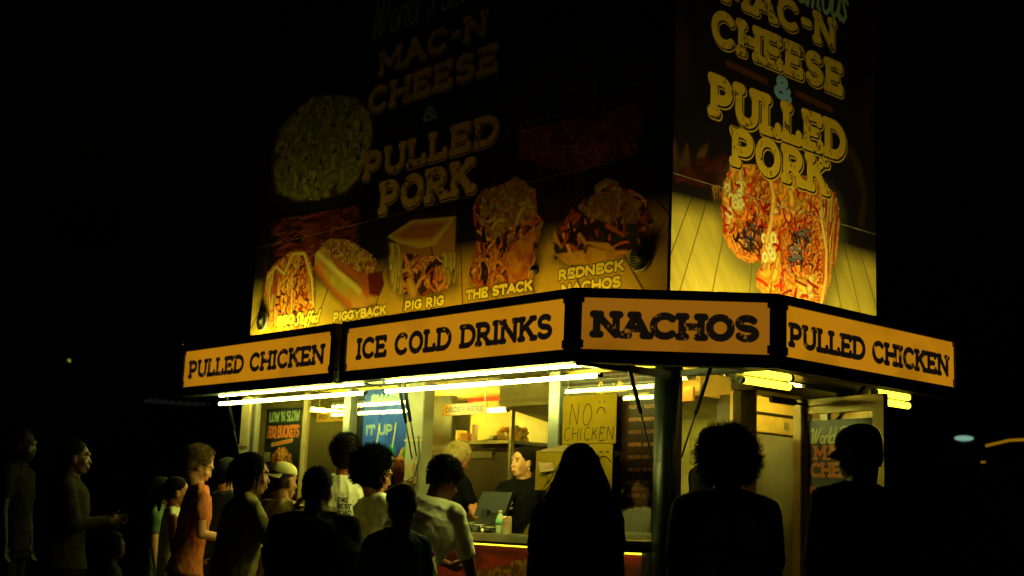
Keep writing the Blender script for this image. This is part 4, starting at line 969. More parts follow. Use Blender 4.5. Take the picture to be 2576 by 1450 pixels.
# ================================================================== PEOPLE
def remesh(q, name, voxel, smooth=2):
    me = bpy.data.meshes.new(name); bmesh.ops.recalc_face_normals(q.bm, faces=q.bm.faces); q.bm.to_mesh(me); q.bm.free()
    o = bpy.data.objects.new('tmp', me); COL.objects.link(o)
    r = o.modifiers.new('r', 'REMESH'); r.mode = 'VOXEL'; r.voxel_size = voxel; r.use_smooth_shade = True
    if smooth: sm = o.modifiers.new('s', 'SMOOTH'); sm.factor = .5; sm.iterations = smooth
    dg = bpy.context.evaluated_depsgraph_get(); dg.update()
    out = bpy.data.meshes.new_from_object(o.evaluated_get(dg)); out.name = name
    bpy.data.objects.remove(o); bpy.data.meshes.remove(me); return out
def folds(me, amp, scale, seed, vertical=.35):
    """cloth creases: push vertices along their normals"""
    n = len(me.vertices); co = np.empty(n*3, np.float32); me.vertices.foreach_get('co', co); co = co.reshape(-1, 3)
    no = np.empty(n*3, np.float32); me.vertices.foreach_get('normal', no); no = no.reshape(-1, 3)
    rs = np.random.RandomState(seed); d = np.zeros(n)
    for k in range(5):
        v = rs.randn(3); v[2] *= vertical if k % 2 else 1.6; v /= np.linalg.norm(v); ph = rs.rand()*6.28; v2 = rs.randn(3)
        wv = np.sin(co @ (v*scale*(.6+.5*k))+ph+1.6*np.sin(co @ (v2*scale*.35)+ph*2)); d += (1-np.abs(wv))**2.2/(1+.35*k)
    co += no*((d-d.mean())*amp)[:, None].astype(np.float32); me.vertices.foreach_set('co', co.ravel()); me.update()
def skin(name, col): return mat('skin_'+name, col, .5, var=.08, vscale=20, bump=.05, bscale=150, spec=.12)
def cloth(name, col, v=.12): return mat('cloth_'+name, col, .9, var=v, vscale=10, bump=.25, bscale=300, spec=.04)
def hairm(name, col): return mat('hair_'+name, tuple(c*.7 for c in col), .75, var=.3, vscale=40, spec=.03)
def mesh_obj(me, name, m, parent):
    me.transform(world_of(parent).inverted()); me.materials.clear(); me.materials.append(m)
    o = bpy.data.objects.new(name, me); COL.objects.link(o); o.parent = parent; return o
def strands(name, roots, m, parent, n=3, w_=.003):
    """roots: list of point chains; flat tapered blades"""
    vs = []; fs = []
    for ch in roots:
        k0 = len(vs); sx = Vector((random.uniform(-1,1), random.uniform(-1,1), random.uniform(-.4,.4))).normalized()
        for i, p in enumerate(ch):
            ww = w_*(1-.8*i/(len(ch)-1)); p = Vector(p); vs += [p-sx*ww, p+sx*ww]
        for i in range(len(ch)-1): a = k0+2*i; fs.append((a, a+1, a+3, a+2))
    me = bpy.data.meshes.new(name); me.from_pydata([tuple(v) for v in vs], [], fs)
    o = mesh_obj(me, name, m, parent); o['kind'] = 'stuff'; return o
def person(px, py, depth, h, face, label, tilt=0., top=(.5,.5,.45), legs=(.02,.02,.025), skn=(.42,.2,.11), lean=0., build=1., hair=('short', (.012,.009,.007)),
           armL=None, armR=None, yaw=0., pitch=0., sleeve=.55, shorts=None, voxel=.012, seed=1, floor=0., face_detail=False, at=None, tank=False, longtop=0., groupn='customers waiting at the food stand', handvox=.0075, beard=None, arms_cloth=False, foldamp=.006):
    """px,py,depth: where the crown of the head was surveyed; face: 0 = back to the photographer, 90 = turned right"""
    random.seed(seed)
    head_top = Vector(at) if at is not None else atD(px, py, depth)
    phi = math.radians(138.8-face); fwd = Vector((math.cos(phi), math.sin(phi), 0)); rgt = Vector((fwd.y, -fwd.x, 0)); up = Vector((0, 0, 1))
    ln = math.radians(lean); sp = (up*math.cos(ln)+fwd*math.sin(ln)).normalized(); sf = (fwd*math.cos(ln)-up*math.sin(ln)).normalized()
    sp = (sp+rgt*tilt).normalized(); hd_up = (up*math.cos(ln*.55)+fwd*math.sin(ln*.55)-rgt*tilt*.6).normalized()
    # hip so that the crown lands on the surveyed point
    off = sp*.335*h+hd_up*.160*h+fwd*.012*h
    hip = head_top-off; floor_h = hip.z-.505*h
    base = Vector((hip.x, hip.y, floor)); legL = hip.z-floor
    root = thing('person', base, label, 'person', groupn)
    S = lambda a, b_, c: hip+rgt*a*h+sf*b_*h+sp*c*h         # upper body point
    neck = S(0, 0, .335); B = build
    skm = skin('%d' % seed, skn)
    # ---- head
    hy = math.radians(yaw); hp = math.radians(pitch)
    f0 = (fwd*math.cos(ln*.55)-up*math.sin(ln*.55)).normalized()
    hf = (f0*math.cos(hy)+rgt*math.sin(hy)).normalized(); hr = hf.cross(hd_up).normalized(); hu = hr.cross(hf)
    hf2 = (hf*math.cos(hp)-hu*math.sin(hp)).normalized(); hu2 = hr.cross(hf2).normalized(); hf = hf2; hu = hu2
    s = h/1.75*1.06; hc = head_top-hu*.118*s
    M3 = Matrix((hr, hf, hu)).transposed()
    H = lambda a, b_, c: hc+hr*a*s+hf*b_*s+hu*c*s
    bd = MB()
    bd.ell(H(0,-.012,.035), (.077*s,.098*s,.085*s), M3, nu=20, nv=14); bd.ell(H(0,.018,-.02), (.066*s,.078*s,.092*s), M3, nu=20, nv=14)
    bd.ell(H(0,.052,-.085), (.034*s,.034*s,.028*s), M3); bd.ell(H(0,.03,-.07), (.056*s,.052*s,.045*s), M3)
    bd.cone(H(0,.086,.012), H(0,.103,-.026), .008*s, .0125*s); bd.ell(H(0,.085,.036), (.05*s,.016*s,.012*s), M3)
    bd.ell(H(0,.092,-.058), (.026*s,.012*s,.006*s), M3); bd.ell(H(0,.090,-.068), (.022*s,.012*s,.007*s), M3)
    for sd in (-1, 1):
        bd.ell(H(sd*.078,-.005,-.008), (.010*s,.020*s,.033*s), M3); bd.ell(H(sd*.042,.062,-.025), (.024*s,.022*s,.022*s), M3)
    bd.cone(neck-sp*.03*h, H(0,-.022,-.06), .064*s*(.8+.2*B), .057*s)
    # ---- arms
    shw = .104*h*(.75+.25*B)
    up_l, fo_l = .165*h, .145*h; arms = {}
    for sd, ap in ((-1, armL), (1, armR)):
        ap = ap or ((.12*sd, .05, -1), (.03*sd, .2, -1))
        sh = S(0, 0, .296)+rgt*sd*shw
        v = lambda t: (rgt*t[0]+fwd*t[1]+up*t[2]).normalized()
        el = sh+v(ap[0])*up_l; wr = el+v(ap[1])*fo_l; arms[sd] = (sh, el, wr)
        bd.cone(sh, el, .046*s*(.7+.3*B), .036*s*(.75+.25*B)); bd.cone(el, wr, .036*s*(.75+.25*B), .024*s)
        # hand: palm, four fingers of different length, thumb from the side
        d = (wr-el).normalized(); pn = (fwd-d*fwd.dot(d)); pn = pn.normalized() if pn.length > .2 else rgt.copy()
        if len(ap) > 2: pn = v(ap[2]); pn = (pn-d*pn.dot(d)).normalized()
        ac = d.cross(pn).normalized()
        pc = wr+d*.048*s; bd.ell(pc, (.040*s,.016*s,.050*s), Matrix((ac, pn, d)).transposed())
        cu = ap[3] if len(ap) > 3 else .35
        for k, (o_, L_f) in enumerate(((-.030,.060),(-.010,.074),(.010,.070),(.029,.054))):
            a0 = wr+d*.085*s+ac*o_*s; d1 = (d*math.cos(cu)+pn*math.sin(cu)+ac*o_*4).normalized(); a1 = a0+d1*L_f*.5*s
            d2 = (d*math.cos(cu*2.4)+pn*math.sin(cu*2.4)).normalized(); a2 = a1+d2*L_f*.5*s
            bd.cone(a0, a1, .0092*s, .0085*s); bd.cone(a1, a2, .0085*s, .0068*s)
        tb = wr+d*.03*s+ac*-.034*s*sd; td = (d*.75-ac*sd*.6+pn*.35).normalized()
        bd.cone(tb, tb+td*.035*s, .012*s, .010*s); bd.cone(tb+td*.035*s, tb+td*.06*s+pn*.01*s, .010*s, .0075*s)
    # ---- trunk under the clothes and legs
    bd.rings([(S(0,0,-.02), rgt*.085*h*B, sf*.06*h*B), (S(0,0,.10), rgt*.075*h*B, sf*.055*h*B), (S(0,0,.26), rgt*.095*h*(.7+.3*B), sf*.058*h*B), (S(0,0,.32), rgt*.06*h, sf*.04*h)])
    feet = []
    for sd in (-1, 1):
        hj = hip+rgt*sd*.052*h*B-up*.02*h; ft = base+rgt*sd*.075*h+fwd*.02*h*sd; kn = hj.lerp(ft, .48)+fwd*.02*h
        feet.append((hj, kn, ft))
        bd.cone(hj, kn, .078*s*B, .05*s); bd.cone(kn, ft+up*.07*s, .05*s, .033*s)
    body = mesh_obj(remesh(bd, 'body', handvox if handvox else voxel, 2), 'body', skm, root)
    # ---- face details
    if face_detail:
        for sd in (-1, 1):
            q = MB(); q.ell(H(sd*.031,.080,.012), (.012*s,.009*s,.0065*s), M3, nu=12, nv=8); e = q.build('eye', mat('eye_white',(.3,.26,.2),.3), root, True)
            q = MB(); q.ell(H(sd*.031-.003,.088,.011), (.0065*s,.004*s,.0062*s), M3, nu=8, nv=6); q.build('iris', mat('eye_dark',(.015,.008,.005),.2), e, True)
            q = MB(); q.cone(H(sd*.014,.098,.034), H(sd*.048,.082,.036), .0026*s, .002*s); q.build('eyebrow', hairm('brow',(.015,.01,.008)), root, True)
        q = MB(); q.ell(H(0,.101,-.0575), (.022*s,.006*s,.0042*s), M3, nu=12, nv=6); q.ell(H(0,.099,-.067), (.018*s,.006*s,.0048*s), M3, nu=12, nv=6)
        mesh_obj(remesh(q, 'lips', .0022, 1), 'lips', mat('lips',(.36,.09,.06),.45), root)
    # ---- shirt
    st = MB(); topm = cloth('top%d' % seed, top); wB = B
    lo = -.045-longtop
    r0 = [(S(0,0,lo), rgt*.110*h*wB, sf*.090*h*wB), (S(0,0,.03), rgt*.095*h*wB, sf*.073*h*wB), (S(0,0,.11), rgt*.090*h*wB, sf*.072*h*wB), (S(0,.004,.21), rgt*.103*h*wB, sf*.076*h*wB),
          (S(0,0,.283), rgt*(shw+.012*h), sf*.067*h*wB), (S(0,-.004,.312), rgt*shw*.90, sf*.054*h*wB), (S(0,-.006,.333), rgt*shw*.60, sf*.045*h), (S(0,-.002,.350), rgt*.046*h, sf*.040*h)]
    r0 = [r0[0]]+[q_ for q_, z_ in zip(r0[1:], (.03,.11,.21,.283,.312,.333,.35)) if z_ > lo+.015]
    st.rings(r0, n=28)
    for sd in (-1, 1): st.cone(S(sd*.028,-.004,.325), arms[sd][0]+sp*.004*h, .034*h, (.055 if not tank else .03)*s*(.7+.3*B))
    for sd in (-1, 1):
        sh, el, wr = arms[sd]
        if not tank:
            e2 = sh.lerp(el, min(1., sleeve)); st.cone(sh, e2, .058*s*(.7+.3*B), .052*s*(.7+.3*B))
            if sleeve > 1: st.cone(el, el.lerp(wr, min(1, sleeve-1)), .047*s*(.75+.25*B), .034*s)
        else: st.ell(sh-sp*.01*h, .045*s)
    me = remesh(st, 'shirt', voxel, 3); folds(me, foldamp, 30, seed)
    shirt = mesh_obj(me, 'shirt', topm, root)
    # ---- trousers / shorts and shoes
    tr_ = MB(); lm = cloth('legs%d' % seed, shorts or legs)
    tr_.rings(([(S(0,0,.09), rgt*.094*h*B, sf*.074*h*B)] if longtop < -.08 else [])+[(S(0,0,.03), rgt*(.088 if longtop > -.08 else .104)*h*B, sf*(.066 if longtop > -.08 else .082)*h*B), (S(0,0,-.03), rgt*.100*h*B, sf*.080*h*B), (hip-up*.07*h, rgt*.100*h*B, fwd*.082*h*B)])
    for hj, kn, ft in feet:
        if shorts: tr_.cone(hj, hj.lerp(kn, .75), .086*s*B, .082*s*B)
        else: tr_.cone(hj, kn, .085*s*B, .062*s); tr_.cone(kn, ft+up*.05*s, .062*s, .05*s)
    me = remesh(tr_, 'trousers', .016, 3); folds(me, .006, 26, seed+3, 1.); mesh_obj(me, 'shorts' if shorts else 'trousers', lm, root)
    for hj, kn, ft in feet:
        sq = MB(); sq.ell(ft+up*.04*s-fwd*.02*s, (.045*s,.05*s,.04*s)); sq.cone(ft+up*.032*s, ft+up*.028*s+fwd*.14*s, .036*s, .03*s); mesh_obj(remesh(sq, 'shoe', .012, 1), 'shoe', mat('shoe_dark',(.03,.03,.03),.6), root)
    # ---- hair
    kind, hcol = hair[0], hair[1]; hm = hairm('%d' % seed, hcol); hq = MB()
    def surf(rx, ry, rz, c, zmin=-1., n=600, ymax=2.):
        out = []
        while len(out) < n:
            z = random.uniform(zmin, 1); t = random.uniform(0, 6.283); r_ = math.sqrt(max(0, 1-z*z)); q_ = (r_*math.cos(t), r_*math.sin(t), z)
            if q_[1] > ymax: continue
            out.append((H(c[0]+q_[0]*rx, c[1]+q_[1]*ry, c[2]+q_[2]*rz), (hr*q_[0]+hf*q_[1]+hu*q_[2]).normalized(), q_))
        return out
    if kind in ('short', 'cap', 'beanie', 'bun', 'blond', 'curly', 'long', 'pony', 'shag'):
        g = {'short': .006, 'curly': .016, 'cap': .003, 'beanie': .004, 'bun': .007, 'blond': .016, 'long': .014, 'pony': .008, 'shag': .02}[kind]
        hq.ell(H(0,-.022,.045), ((.078+g)*s,(.098+g)*s,(.086+g)*s), M3, nu=24, nv=16)
        hq.ell(H(0,-.045,-.005), ((.074+g)*s,(.066+g)*s,(.075+g)*s), M3, nu=20, nv=14)
        # cut the face free
        for v in hq.bm.verts:
            q_ = v.co-hc; y_ = q_.dot(hf); z_ = q_.dot(hu)
            lim = (.062 if z_ > .05*s else .062-(.05*s-z_)*{'shag': .5, 'bun': .78}.get(kind, 1.15)/s)*s
            if kind in ('short', 'cap', 'curly'): lim = min(lim, (.01+z_/s*.6)*s+.02*s) if z_ < .05*s else lim
            if y_ > lim: v.co -= hf*(y_-lim)
    ch = []
    if kind == 'short':
        for p, n_, q_ in surf(.084,.104,.092,(0,-.022,.045),-.1,500,.55): ch.append([p-n_*.004, p+n_*.006+hf*.004, p+n_*.010+hf*.010+Vector((rnd(-1,1),rnd(-1,1),rnd(-1,1)))*.003])
    if kind == 'curly':
        for p, n_, q_ in surf(.094,.112,.10,(0,-.022,.045),-.5,2200,.6):
            j = lambda a: Vector((rnd(-1,1),rnd(-1,1),rnd(-1,1)))*a
            ch.append([p-n_*.01, p+n_*.008+j(.006), p+n_*.014+j(.008), p+n_*.018+j(.01)])
    if kind == 'afro':
        R_a = hair[2]; hq.ell(H(0,-.035,.028), (R_a*.9*s, R_a*.88*s, R_a*.9*s), M3, nu=24, nv=16)
        for v in hq.bm.verts:
            q_ = v.co-hc; y_ = q_.dot(hf); z_ = q_.dot(hu); lim = (.065 if z_ > .05*s else .0)*s
            if y_ > lim: v.co -= hf*(y_-lim)
        for p, n_, q_ in surf(R_a*.88,R_a*.86,R_a*.88,(0,-.035,.028),-.85,5200,.55):
            j = lambda a: Vector((rnd(-1,1),rnd(-1,1),rnd(-1,1)))*a; L = rnd(.3, 1.15)*.04
            ch.append([p-n_*.012, p+n_*L*.35+j(.008), p+n_*L*.7+j(.011), p+n_*L+j(.012)])
    if kind == 'long' or kind == 'pony' or kind == 'shag':
        Ln = hair[2]; back = -hf*.085*s
        if kind == 'long':
            z1 = neck-sf*.075*h*B
            hq.rings([(H(0,-.04,.04), hr*.088*s, hf*.07*s), (H(0,-.06,-.06), hr*.098*s, hf*.065*s), (z1+sp*.02, rgt*.125*s, sf*.06*s), (z1-sp*Ln*.45+(-sf)*.02, rgt*.155*s, sf*.05*s), (z1-sp*Ln*.8-sf*.015, rgt*.15*s, sf*.04*s), (z1-sp*Ln-sf*.01, rgt*.10*s, sf*.02*s)])
            for k in range(1500):
                t = random.uniform(-1, 1); a0 = H(t*.088, -.05-.05*math.sqrt(1-t*t), rnd(-.02,.09)); p0 = a0
                c = [p0]; p1 = z1+rgt*t*.16*s-sf*.055*s*math.sqrt(max(0,1-t*t)); p2 = z1-sp*Ln*rnd(.4,.6)+rgt*t*rnd(.16,.215)*s-sf*.05*s; p3 = z1-sp*Ln*rnd(.8,1.15)+rgt*t*rnd(.10,.20)*s-sf*rnd(.0,.05)*s
                wv = Vector((rnd(-1,1),rnd(-1,1),rnd(-1,1)))*.030
                ch.append([p0, p1+wv, p1.lerp(p2,.5)-wv, p2+wv, p2.lerp(p3,.5)-wv*1.5, p3+wv])
        if kind == 'shag':
            for p, n_, q_ in surf(.1,.118,.105,(0,-.025,.04),-.4,1200,.6):
                dn_ = -hu*Ln*rnd(.5,1)*(1-q_[2]*.3); j = Vector((rnd(-1,1),rnd(-1,1),rnd(-1,1)))*.012
                ch.append([p, p+n_*.012+dn_*.4+j, p+n_*.016+dn_+j])
            hq.rings([(H(0,-.045,.02), hr*.094*s, hf*.075*s), (H(0,-.05,-.05), hr*.095*s, hf*.07*s), (H(0,-.05,-.05)-hu*Ln*.7, hr*.075*s, hf*.05*s)])
        if kind == 'pony':
            a0 = H(0,-.12,.03); hq.cone(a0, H(0,-.15,-.03), .03*s, .034*s); hq.cone(H(0,-.15,-.03), H(0,-.14,-.03-Ln), .034*s, .014*s)
    if kind == 'bun': hq.ell(H(0,-.125,.03), .036*s)
    if kind == 'blond':
        hq.rings([(H(0,-.03,.03), hr*.096*s, hf*.085*s), (H(0,-.04,-.06), hr*.098*s, hf*.06*s), (H(0,-.045,-.115), hr*.07*s, hf*.045*s)])
        for p, n_, q_ in surf(.094,.112,.10,(0,-.02,.045),-.2,900,.6):
            ch.append([p, p+n_*.012-hu*.03, p+n_*.008-hu*rnd(.06,.12)])
    hair_o = mesh_obj(remesh(hq, 'hair', .009, 2), 'hair', hm, root)
    if ch: strands('hair_strands', ch, hm, hair_o, w_=.0022 if kind != 'afro' else .0028)
    if kind == 'cap':
        cq = MB(); cm_ = cloth('cap%d' % seed, hair[2]); bdir = hair[3]      # bdir: angle of the peak from the face
        cq.ell(H(0,-.012,.068), (.090*s,.108*s,.072*s), M3, nu=24, nv=14)
        for v in cq.bm.verts:
            z_ = (v.co-hc).dot(hu)
            if z_ < .045*s: v.co += hu*(.045*s-z_)
        cap = mesh_obj(remesh(cq, 'cap', .008, 1), 'cap', cm_, root)
        bq = MB(); bd_ = (hf*math.cos(bdir)+hr*math.sin(bdir)).normalized(); br = bd_.cross(hu).normalized(); cpt = H(0,-.012,.052)
        pts = []
        for k in range(13):
            t = math.pi*k/12; pts.append(cpt+br*.072*s*math.cos(t)+bd_*(.085+.075*math.sin(t)**.7)*s-hu*(.012+.022*abs(math.cos(t)))*s)
        inn = [cpt+br*.072*s*math.cos(math.pi*k/12)+bd_*.06*s-hu*.004*s for k in range(13)]
        vs = pts+inn+[p-hu*.006*s for p in pts]+[p-hu*.006*s for p in inn]; fs = []
        for k in range(12): fs += [(k,k+1,14+k,13+k), (26+k,39+k,40+k,27+k), (k,26+k,27+k,k+1)]
        bq._add(vs, fs); bq.build('cap_peak', cm_, cap, True)
    if kind == 'beanie':
        cq = MB(); cq.ell(H(0,-.015,.062), (.088*s,.106*s,.085*s), M3, nu=24, nv=14)
        for v in cq.bm.verts:
            z_ = (v.co-hc).dot(hu)
            if z_ < .02*s: v.co += hu*(.02*s-z_)
        mesh_obj(remesh(cq, 'beanie', .008, 1), 'beanie', cloth('beanie%d' % seed, hair[2]), root)
    return dict(root=root, H=H, S=S, shirt=shirt, arms=arms, hip=hip, h=h, rgt=rgt, fwd=fwd, s=s, neck=neck, sp=sp, sf=sf, hair=hair_o, M3=M3)
def back_print(P_, lines, c, w_, m, name, side=-1, lw_=.006):
    """lay lettering on the cloth by projecting it onto the shirt from behind (side -1) or from the front (1)"""
    sh = P_['shirt']; me = sh.data; mw = world_of(sh)
    bv = BVHTree.FromPolygons([mw @ v.co for v in me.vertices], [tuple(p.vertices) for p in me.polygons])
    q = MB(); rg = P_['rgt']*(1 if side < 0 else -1); sp = P_['sp']; dr = P_['sf']*(1 if side < 0 else -1)
    for L in lines:
        prev = None
        pts = []
        for (a, b_), (c_, d) in zip(L[:-1], L[1:]):
            n = max(1, int(math.hypot(c_-a, d-b_)/.03)); pts += [(a+(c_-a)*k/n, b_+(d-b_)*k/n) for k in range(n)]
        pts.append(L[-1]); W3 = []
        for u, v in pts:
            o = c+rg*u*w_+sp*v*w_-dr*.6; hit = bv.ray_cast(o, dr)
            if hit[0] is None: W3.append(None); continue
            W3.append((hit[0]-dr*.004, hit[1]))
        for a, b_ in zip(W3[:-1], W3[1:]):
            if a is None or b_ is None: continue
            d = b_[0]-a[0]
            if d.length < 1e-5 or d.length > .1: continue
            sd = d.normalized().cross(dr).normalized()*lw_/2; ex = d.normalized()*lw_*.25
            q._add([a[0]-sd-ex, b_[0]-sd+ex, b_[0]+sd+ex, a[0]+sd-ex], [(0,1,2,3)])
    o = q.build(name, m, sh); o['kind'] = 'stuff'; return o
def bag(c, r, m, label, strap=None, cat='bag'):
    q = MB(); c = Vector(c); q.ell(c, r); me_ = remesh(q, 'bag', .01, 1); folds(me_, .012, 40, 5)
    for v in me_.vertices: v.co -= c
    me_.materials.clear(); me_.materials.append(m); o = bpy.data.objects.new('bag', me_); COL.objects.link(o); o.location = c
    tag(o, label, cat)
    if strap: t = MB(); t.path(strap, .006); t.build('strap', m, o)
    return o
BLK_C = (.008,.008,.009)
# -- from left to right through the queue
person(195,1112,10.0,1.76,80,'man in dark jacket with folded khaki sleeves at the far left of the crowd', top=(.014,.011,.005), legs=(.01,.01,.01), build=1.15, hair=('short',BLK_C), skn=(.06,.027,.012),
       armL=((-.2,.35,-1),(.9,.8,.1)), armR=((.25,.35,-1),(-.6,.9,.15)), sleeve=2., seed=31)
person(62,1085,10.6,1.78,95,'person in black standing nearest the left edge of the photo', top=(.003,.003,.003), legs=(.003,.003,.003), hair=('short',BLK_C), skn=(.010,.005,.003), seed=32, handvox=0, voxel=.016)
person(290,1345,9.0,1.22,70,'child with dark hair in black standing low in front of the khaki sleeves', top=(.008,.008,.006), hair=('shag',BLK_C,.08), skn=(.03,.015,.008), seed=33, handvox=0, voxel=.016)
person(412,1208,11.2,1.50,85,'dark haired girl in dark green top behind the woman in the white vest', top=(.06,.10,.045), hair=('shag',(.01,.007,.005),.14), seed=34, skn=(.4,.2,.1), build=.85)
q5 = person(450,1205,10.3,1.54,78,'woman in tight white vest holding a cream bag beside the man in coral', top=(.7,.72,.50), legs=(.03,.025,.02), hair=('pony',(.006,.004,.003),.12), skn=(.36,.16,.08), tank=True, build=.86, seed=35,
       armL=((-.15,.1,-1),(.2,.9,-.35)), armR=((.2,.15,-1),(.0,.8,-.75)), foldamp=.003)
hd = q5['arms'][1][2]
bag(hd+Vector((.05,.05,-.16)), (.11,.09,.13), cloth('cream_bag',(.62,.55,.30)), 'cream cloth bag held by the woman in the white vest')
person(522,1138,10.0,1.70,70,'blond man in coral shirt looking down in profile', top=(.48,.14,.05), legs=(.14,.10,.05), hair=('curly',(.26,.17,.07)), skn=(.55,.26,.13), pitch=22, seed=36, face_detail=True,
       armL=((-.2,.1,-1),(.5,.9,-.2)), armR=((.2,.05,-1),(-.3,.9,-.1)), build=.95, lean=6)
person(578,1160,10.6,1.68,40,'person in grey beanie and black coat between coral shirt and olive shirt', top=(.02,.02,.02), hair=('beanie',BLK_C,(.018,.02,.016)), seed=37, handvox=0, sleeve=1.9)
person(642,1150,8.3,1.66,62,'person with thick black hair in loose olive shirt, hand near chin', top=(.30,.25,.10), legs=(.03,.03,.02), hair=('shag',BLK_C,.12), skn=(.38,.18,.09), build=1.12, seed=38, tilt=-.04, lean=7, yaw=12,
       armL=((-.25,.0,-1),(.1,.6,-.8)), armR=((.15,.55,-.9),(.1,.45,1)), sleeve=.75, longtop=.03, foldamp=.009)
person(716,1170,9.0,1.66,15,'person in backwards cream cap and tan shirt', top=(.36,.26,.10), hair=('cap',(.05,.03,.02),(.66,.60,.30),math.pi), seed=39, tilt=.06, lean=8, skn=(.42,.2,.1), build=1.02, yaw=25)
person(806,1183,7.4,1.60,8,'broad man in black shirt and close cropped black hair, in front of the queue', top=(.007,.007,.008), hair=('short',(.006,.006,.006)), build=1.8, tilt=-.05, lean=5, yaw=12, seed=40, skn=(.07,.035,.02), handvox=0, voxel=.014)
p9 = person(872,1103,9.7,1.88,12,'tall man in white shirt with dark lettering on its back, nearest the windows', top=(.80,.77,.60), hair=('curly',(.012,.010,.008)), skn=(.42,.17,.08), seed=41, tilt=.05, build=.98, yaw=-10)
p10 = person(962,1150,8.8,1.72,50,'man with large black afro in white shirt', top=(.80,.77,.62), hair=('afro',(.010,.009,.008),.152), skn=(.40,.17,.08), seed=42, build=.92, yaw=18, pitch=18,
       armL=((-.2,.1,-1),(.1,.9,-.5)), armR=((.2,.3,-1),(-.2,.9,.0)), face_detail=True)
person(1004,1232,7.2,1.50,-30,'person in brown cap with black peak and blue grey denim jacket', top=(.05,.085,.10), hair=('cap',(.02,.015,.01),(.24,.10,.035),.2), seed=43, skn=(.2,.09,.05), build=.98, sleeve=1.9, pitch=25, foldamp=.009)
p12 = person(1138,1172,8.3,1.70,42,'woman bending to the counter in white shirt and pink shorts', top=(.80,.77,.62), shorts=(.62,.30,.26), hair=('curly',(.012,.010,.009)), skn=(.14,.06,.03), seed=44, build=1.5, lean=40, pitch=10,
       armL=((-.15,.5,-1),(.2,1.0,-.3)), armR=((.12,.38,-1),(-.02,.45,-1)), sleeve=.85, foldamp=.005, longtop=-.11)
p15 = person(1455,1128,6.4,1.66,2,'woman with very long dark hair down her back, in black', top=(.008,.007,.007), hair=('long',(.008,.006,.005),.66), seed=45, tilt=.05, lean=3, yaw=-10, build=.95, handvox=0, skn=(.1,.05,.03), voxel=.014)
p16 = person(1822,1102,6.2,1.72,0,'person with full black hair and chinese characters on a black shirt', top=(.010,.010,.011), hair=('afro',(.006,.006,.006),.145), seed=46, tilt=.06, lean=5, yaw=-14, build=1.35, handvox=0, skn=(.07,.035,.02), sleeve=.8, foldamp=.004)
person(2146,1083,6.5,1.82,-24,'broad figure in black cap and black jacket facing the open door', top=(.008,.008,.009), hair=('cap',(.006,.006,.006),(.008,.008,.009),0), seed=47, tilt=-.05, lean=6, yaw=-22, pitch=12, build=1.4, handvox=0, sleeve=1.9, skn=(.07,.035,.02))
p13 = person(1165,1123,0,1.60,70,'blond worker in black shirt looking down inside the hatch', at=(-2.62,.45,1.93), floor=.35, top=(.004,.004,.004), hair=('blond',(.70,.52,.20)), skn=(.60,.22,.10), seed=48, build=.95, pitch=28, lean=8, groupn='workers inside the food stand', face_detail=True,
       armL=((-.2,.3,-1),(.4,.9,.2)), armR=((.25,.35,-1),(.35,1,.55)))
p14 = person(1318,1128,0,1.58,200,'dark haired worker in black shirt with white chest logo behind the counter', at=(-1.80,.35,1.897), floor=.35, top=(.004,.004,.004), hair=('bun',(.012,.009,.008)), skn=(.52,.25,.12), seed=49, build=.95, groupn='workers inside the food stand', face_detail=True, yaw=32,
       armL=((-.6,.25,-1),(.25,.35,-1)), armR=((.6,.25,-1),(-.35,.3,-1)), sleeve=.5)
person(1797,1077,0,1.66,60,'worker in glasses and black shirt inside, behind the big haired customer', at=(-.42,.98,2.06), floor=.35, top=BLK_C, hair=('cap',(.01,.01,.01),(.01,.01,.01),0), skn=(.5,.2,.09), seed=50, groupn='workers inside the food stand')
# lettering on shirts
LB = mat('shirt_ink', (.04,.05,.08), .8); LG = mat('shirt_print_grey', (.75,.72,.6), .85); LR = mat('shirt_print_red', (.55,.06,.03), .85)
c9 = p9['S'](.03, 0, .225)
for tx, z, x1 in (('TAKE', .04, .03), ('BEST', -.005, .06), ('ROAD', -.05, .06)):
    back_print(p9, layout(tx, -.04, z, x1, z+.03, gap=.12), c9, 1., LB, 'shirt_lettering', lw_=.007)
HAN = [  # four characters as brush lines in unit boxes
 [[(.1,.68),(.9,.72)], [(.5,1),(.48,.6),(.3,.25),(.05,0)], [(.5,.65),(.7,.3),(.98,.02)]],
 [[(.12,.95),(.1,.4),(.0,.0)], [(.12,.95),(.4,.95),(.4,.0),(.3,.08)], [(.12,.66),(.4,.66)], [(.12,.38),(.4,.38)], [(.55,.88),(.92,.88),(.92,.3),(.55,.3),(.55,.88)], [(.55,.6),(.92,.6)], [(.45,.05),(1,.05)]],
 [[(.05,.95),(.95,.98)], [(.55,.95),(.3,.55),(.02,.3)], [(.5,.65),(.5,0)], [(.6,.6),(.95,.35)]],
 [[(.2,1),(.28,.9)], [(.0,.85),(.5,.85)], [(.06,.66),(.06,.0)], [(.06,.66),(.48,.66),(.48,.02)], [(.18,.5),(.36,.5)], [(.27,.66),(.27,.3)], [(.18,.3),(.38,.3),(.38,.12),(.18,.12),(.18,.3)], [(.7,1),(.55,.7)], [(.62,.82),(1,.84)], [(.9,.82),(.75,.35),(.5,.0)], [(.62,.6),(.8,.25),(1,.0)]]]
c16 = p16['S'](0, 0, .17)
for k, (x, z, s_) in enumerate(((-.13,.07,.12),(.03,.05,.13),(-.13,-.12,.12),(.0,-.16,.14))):
    back_print(p16, [[(x+a*s_, z+b_*s_) for a, b_ in L] for L in HAN[k]], c16, 1., LG, 'shirt_lettering', lw_=.010)
random.seed(6)
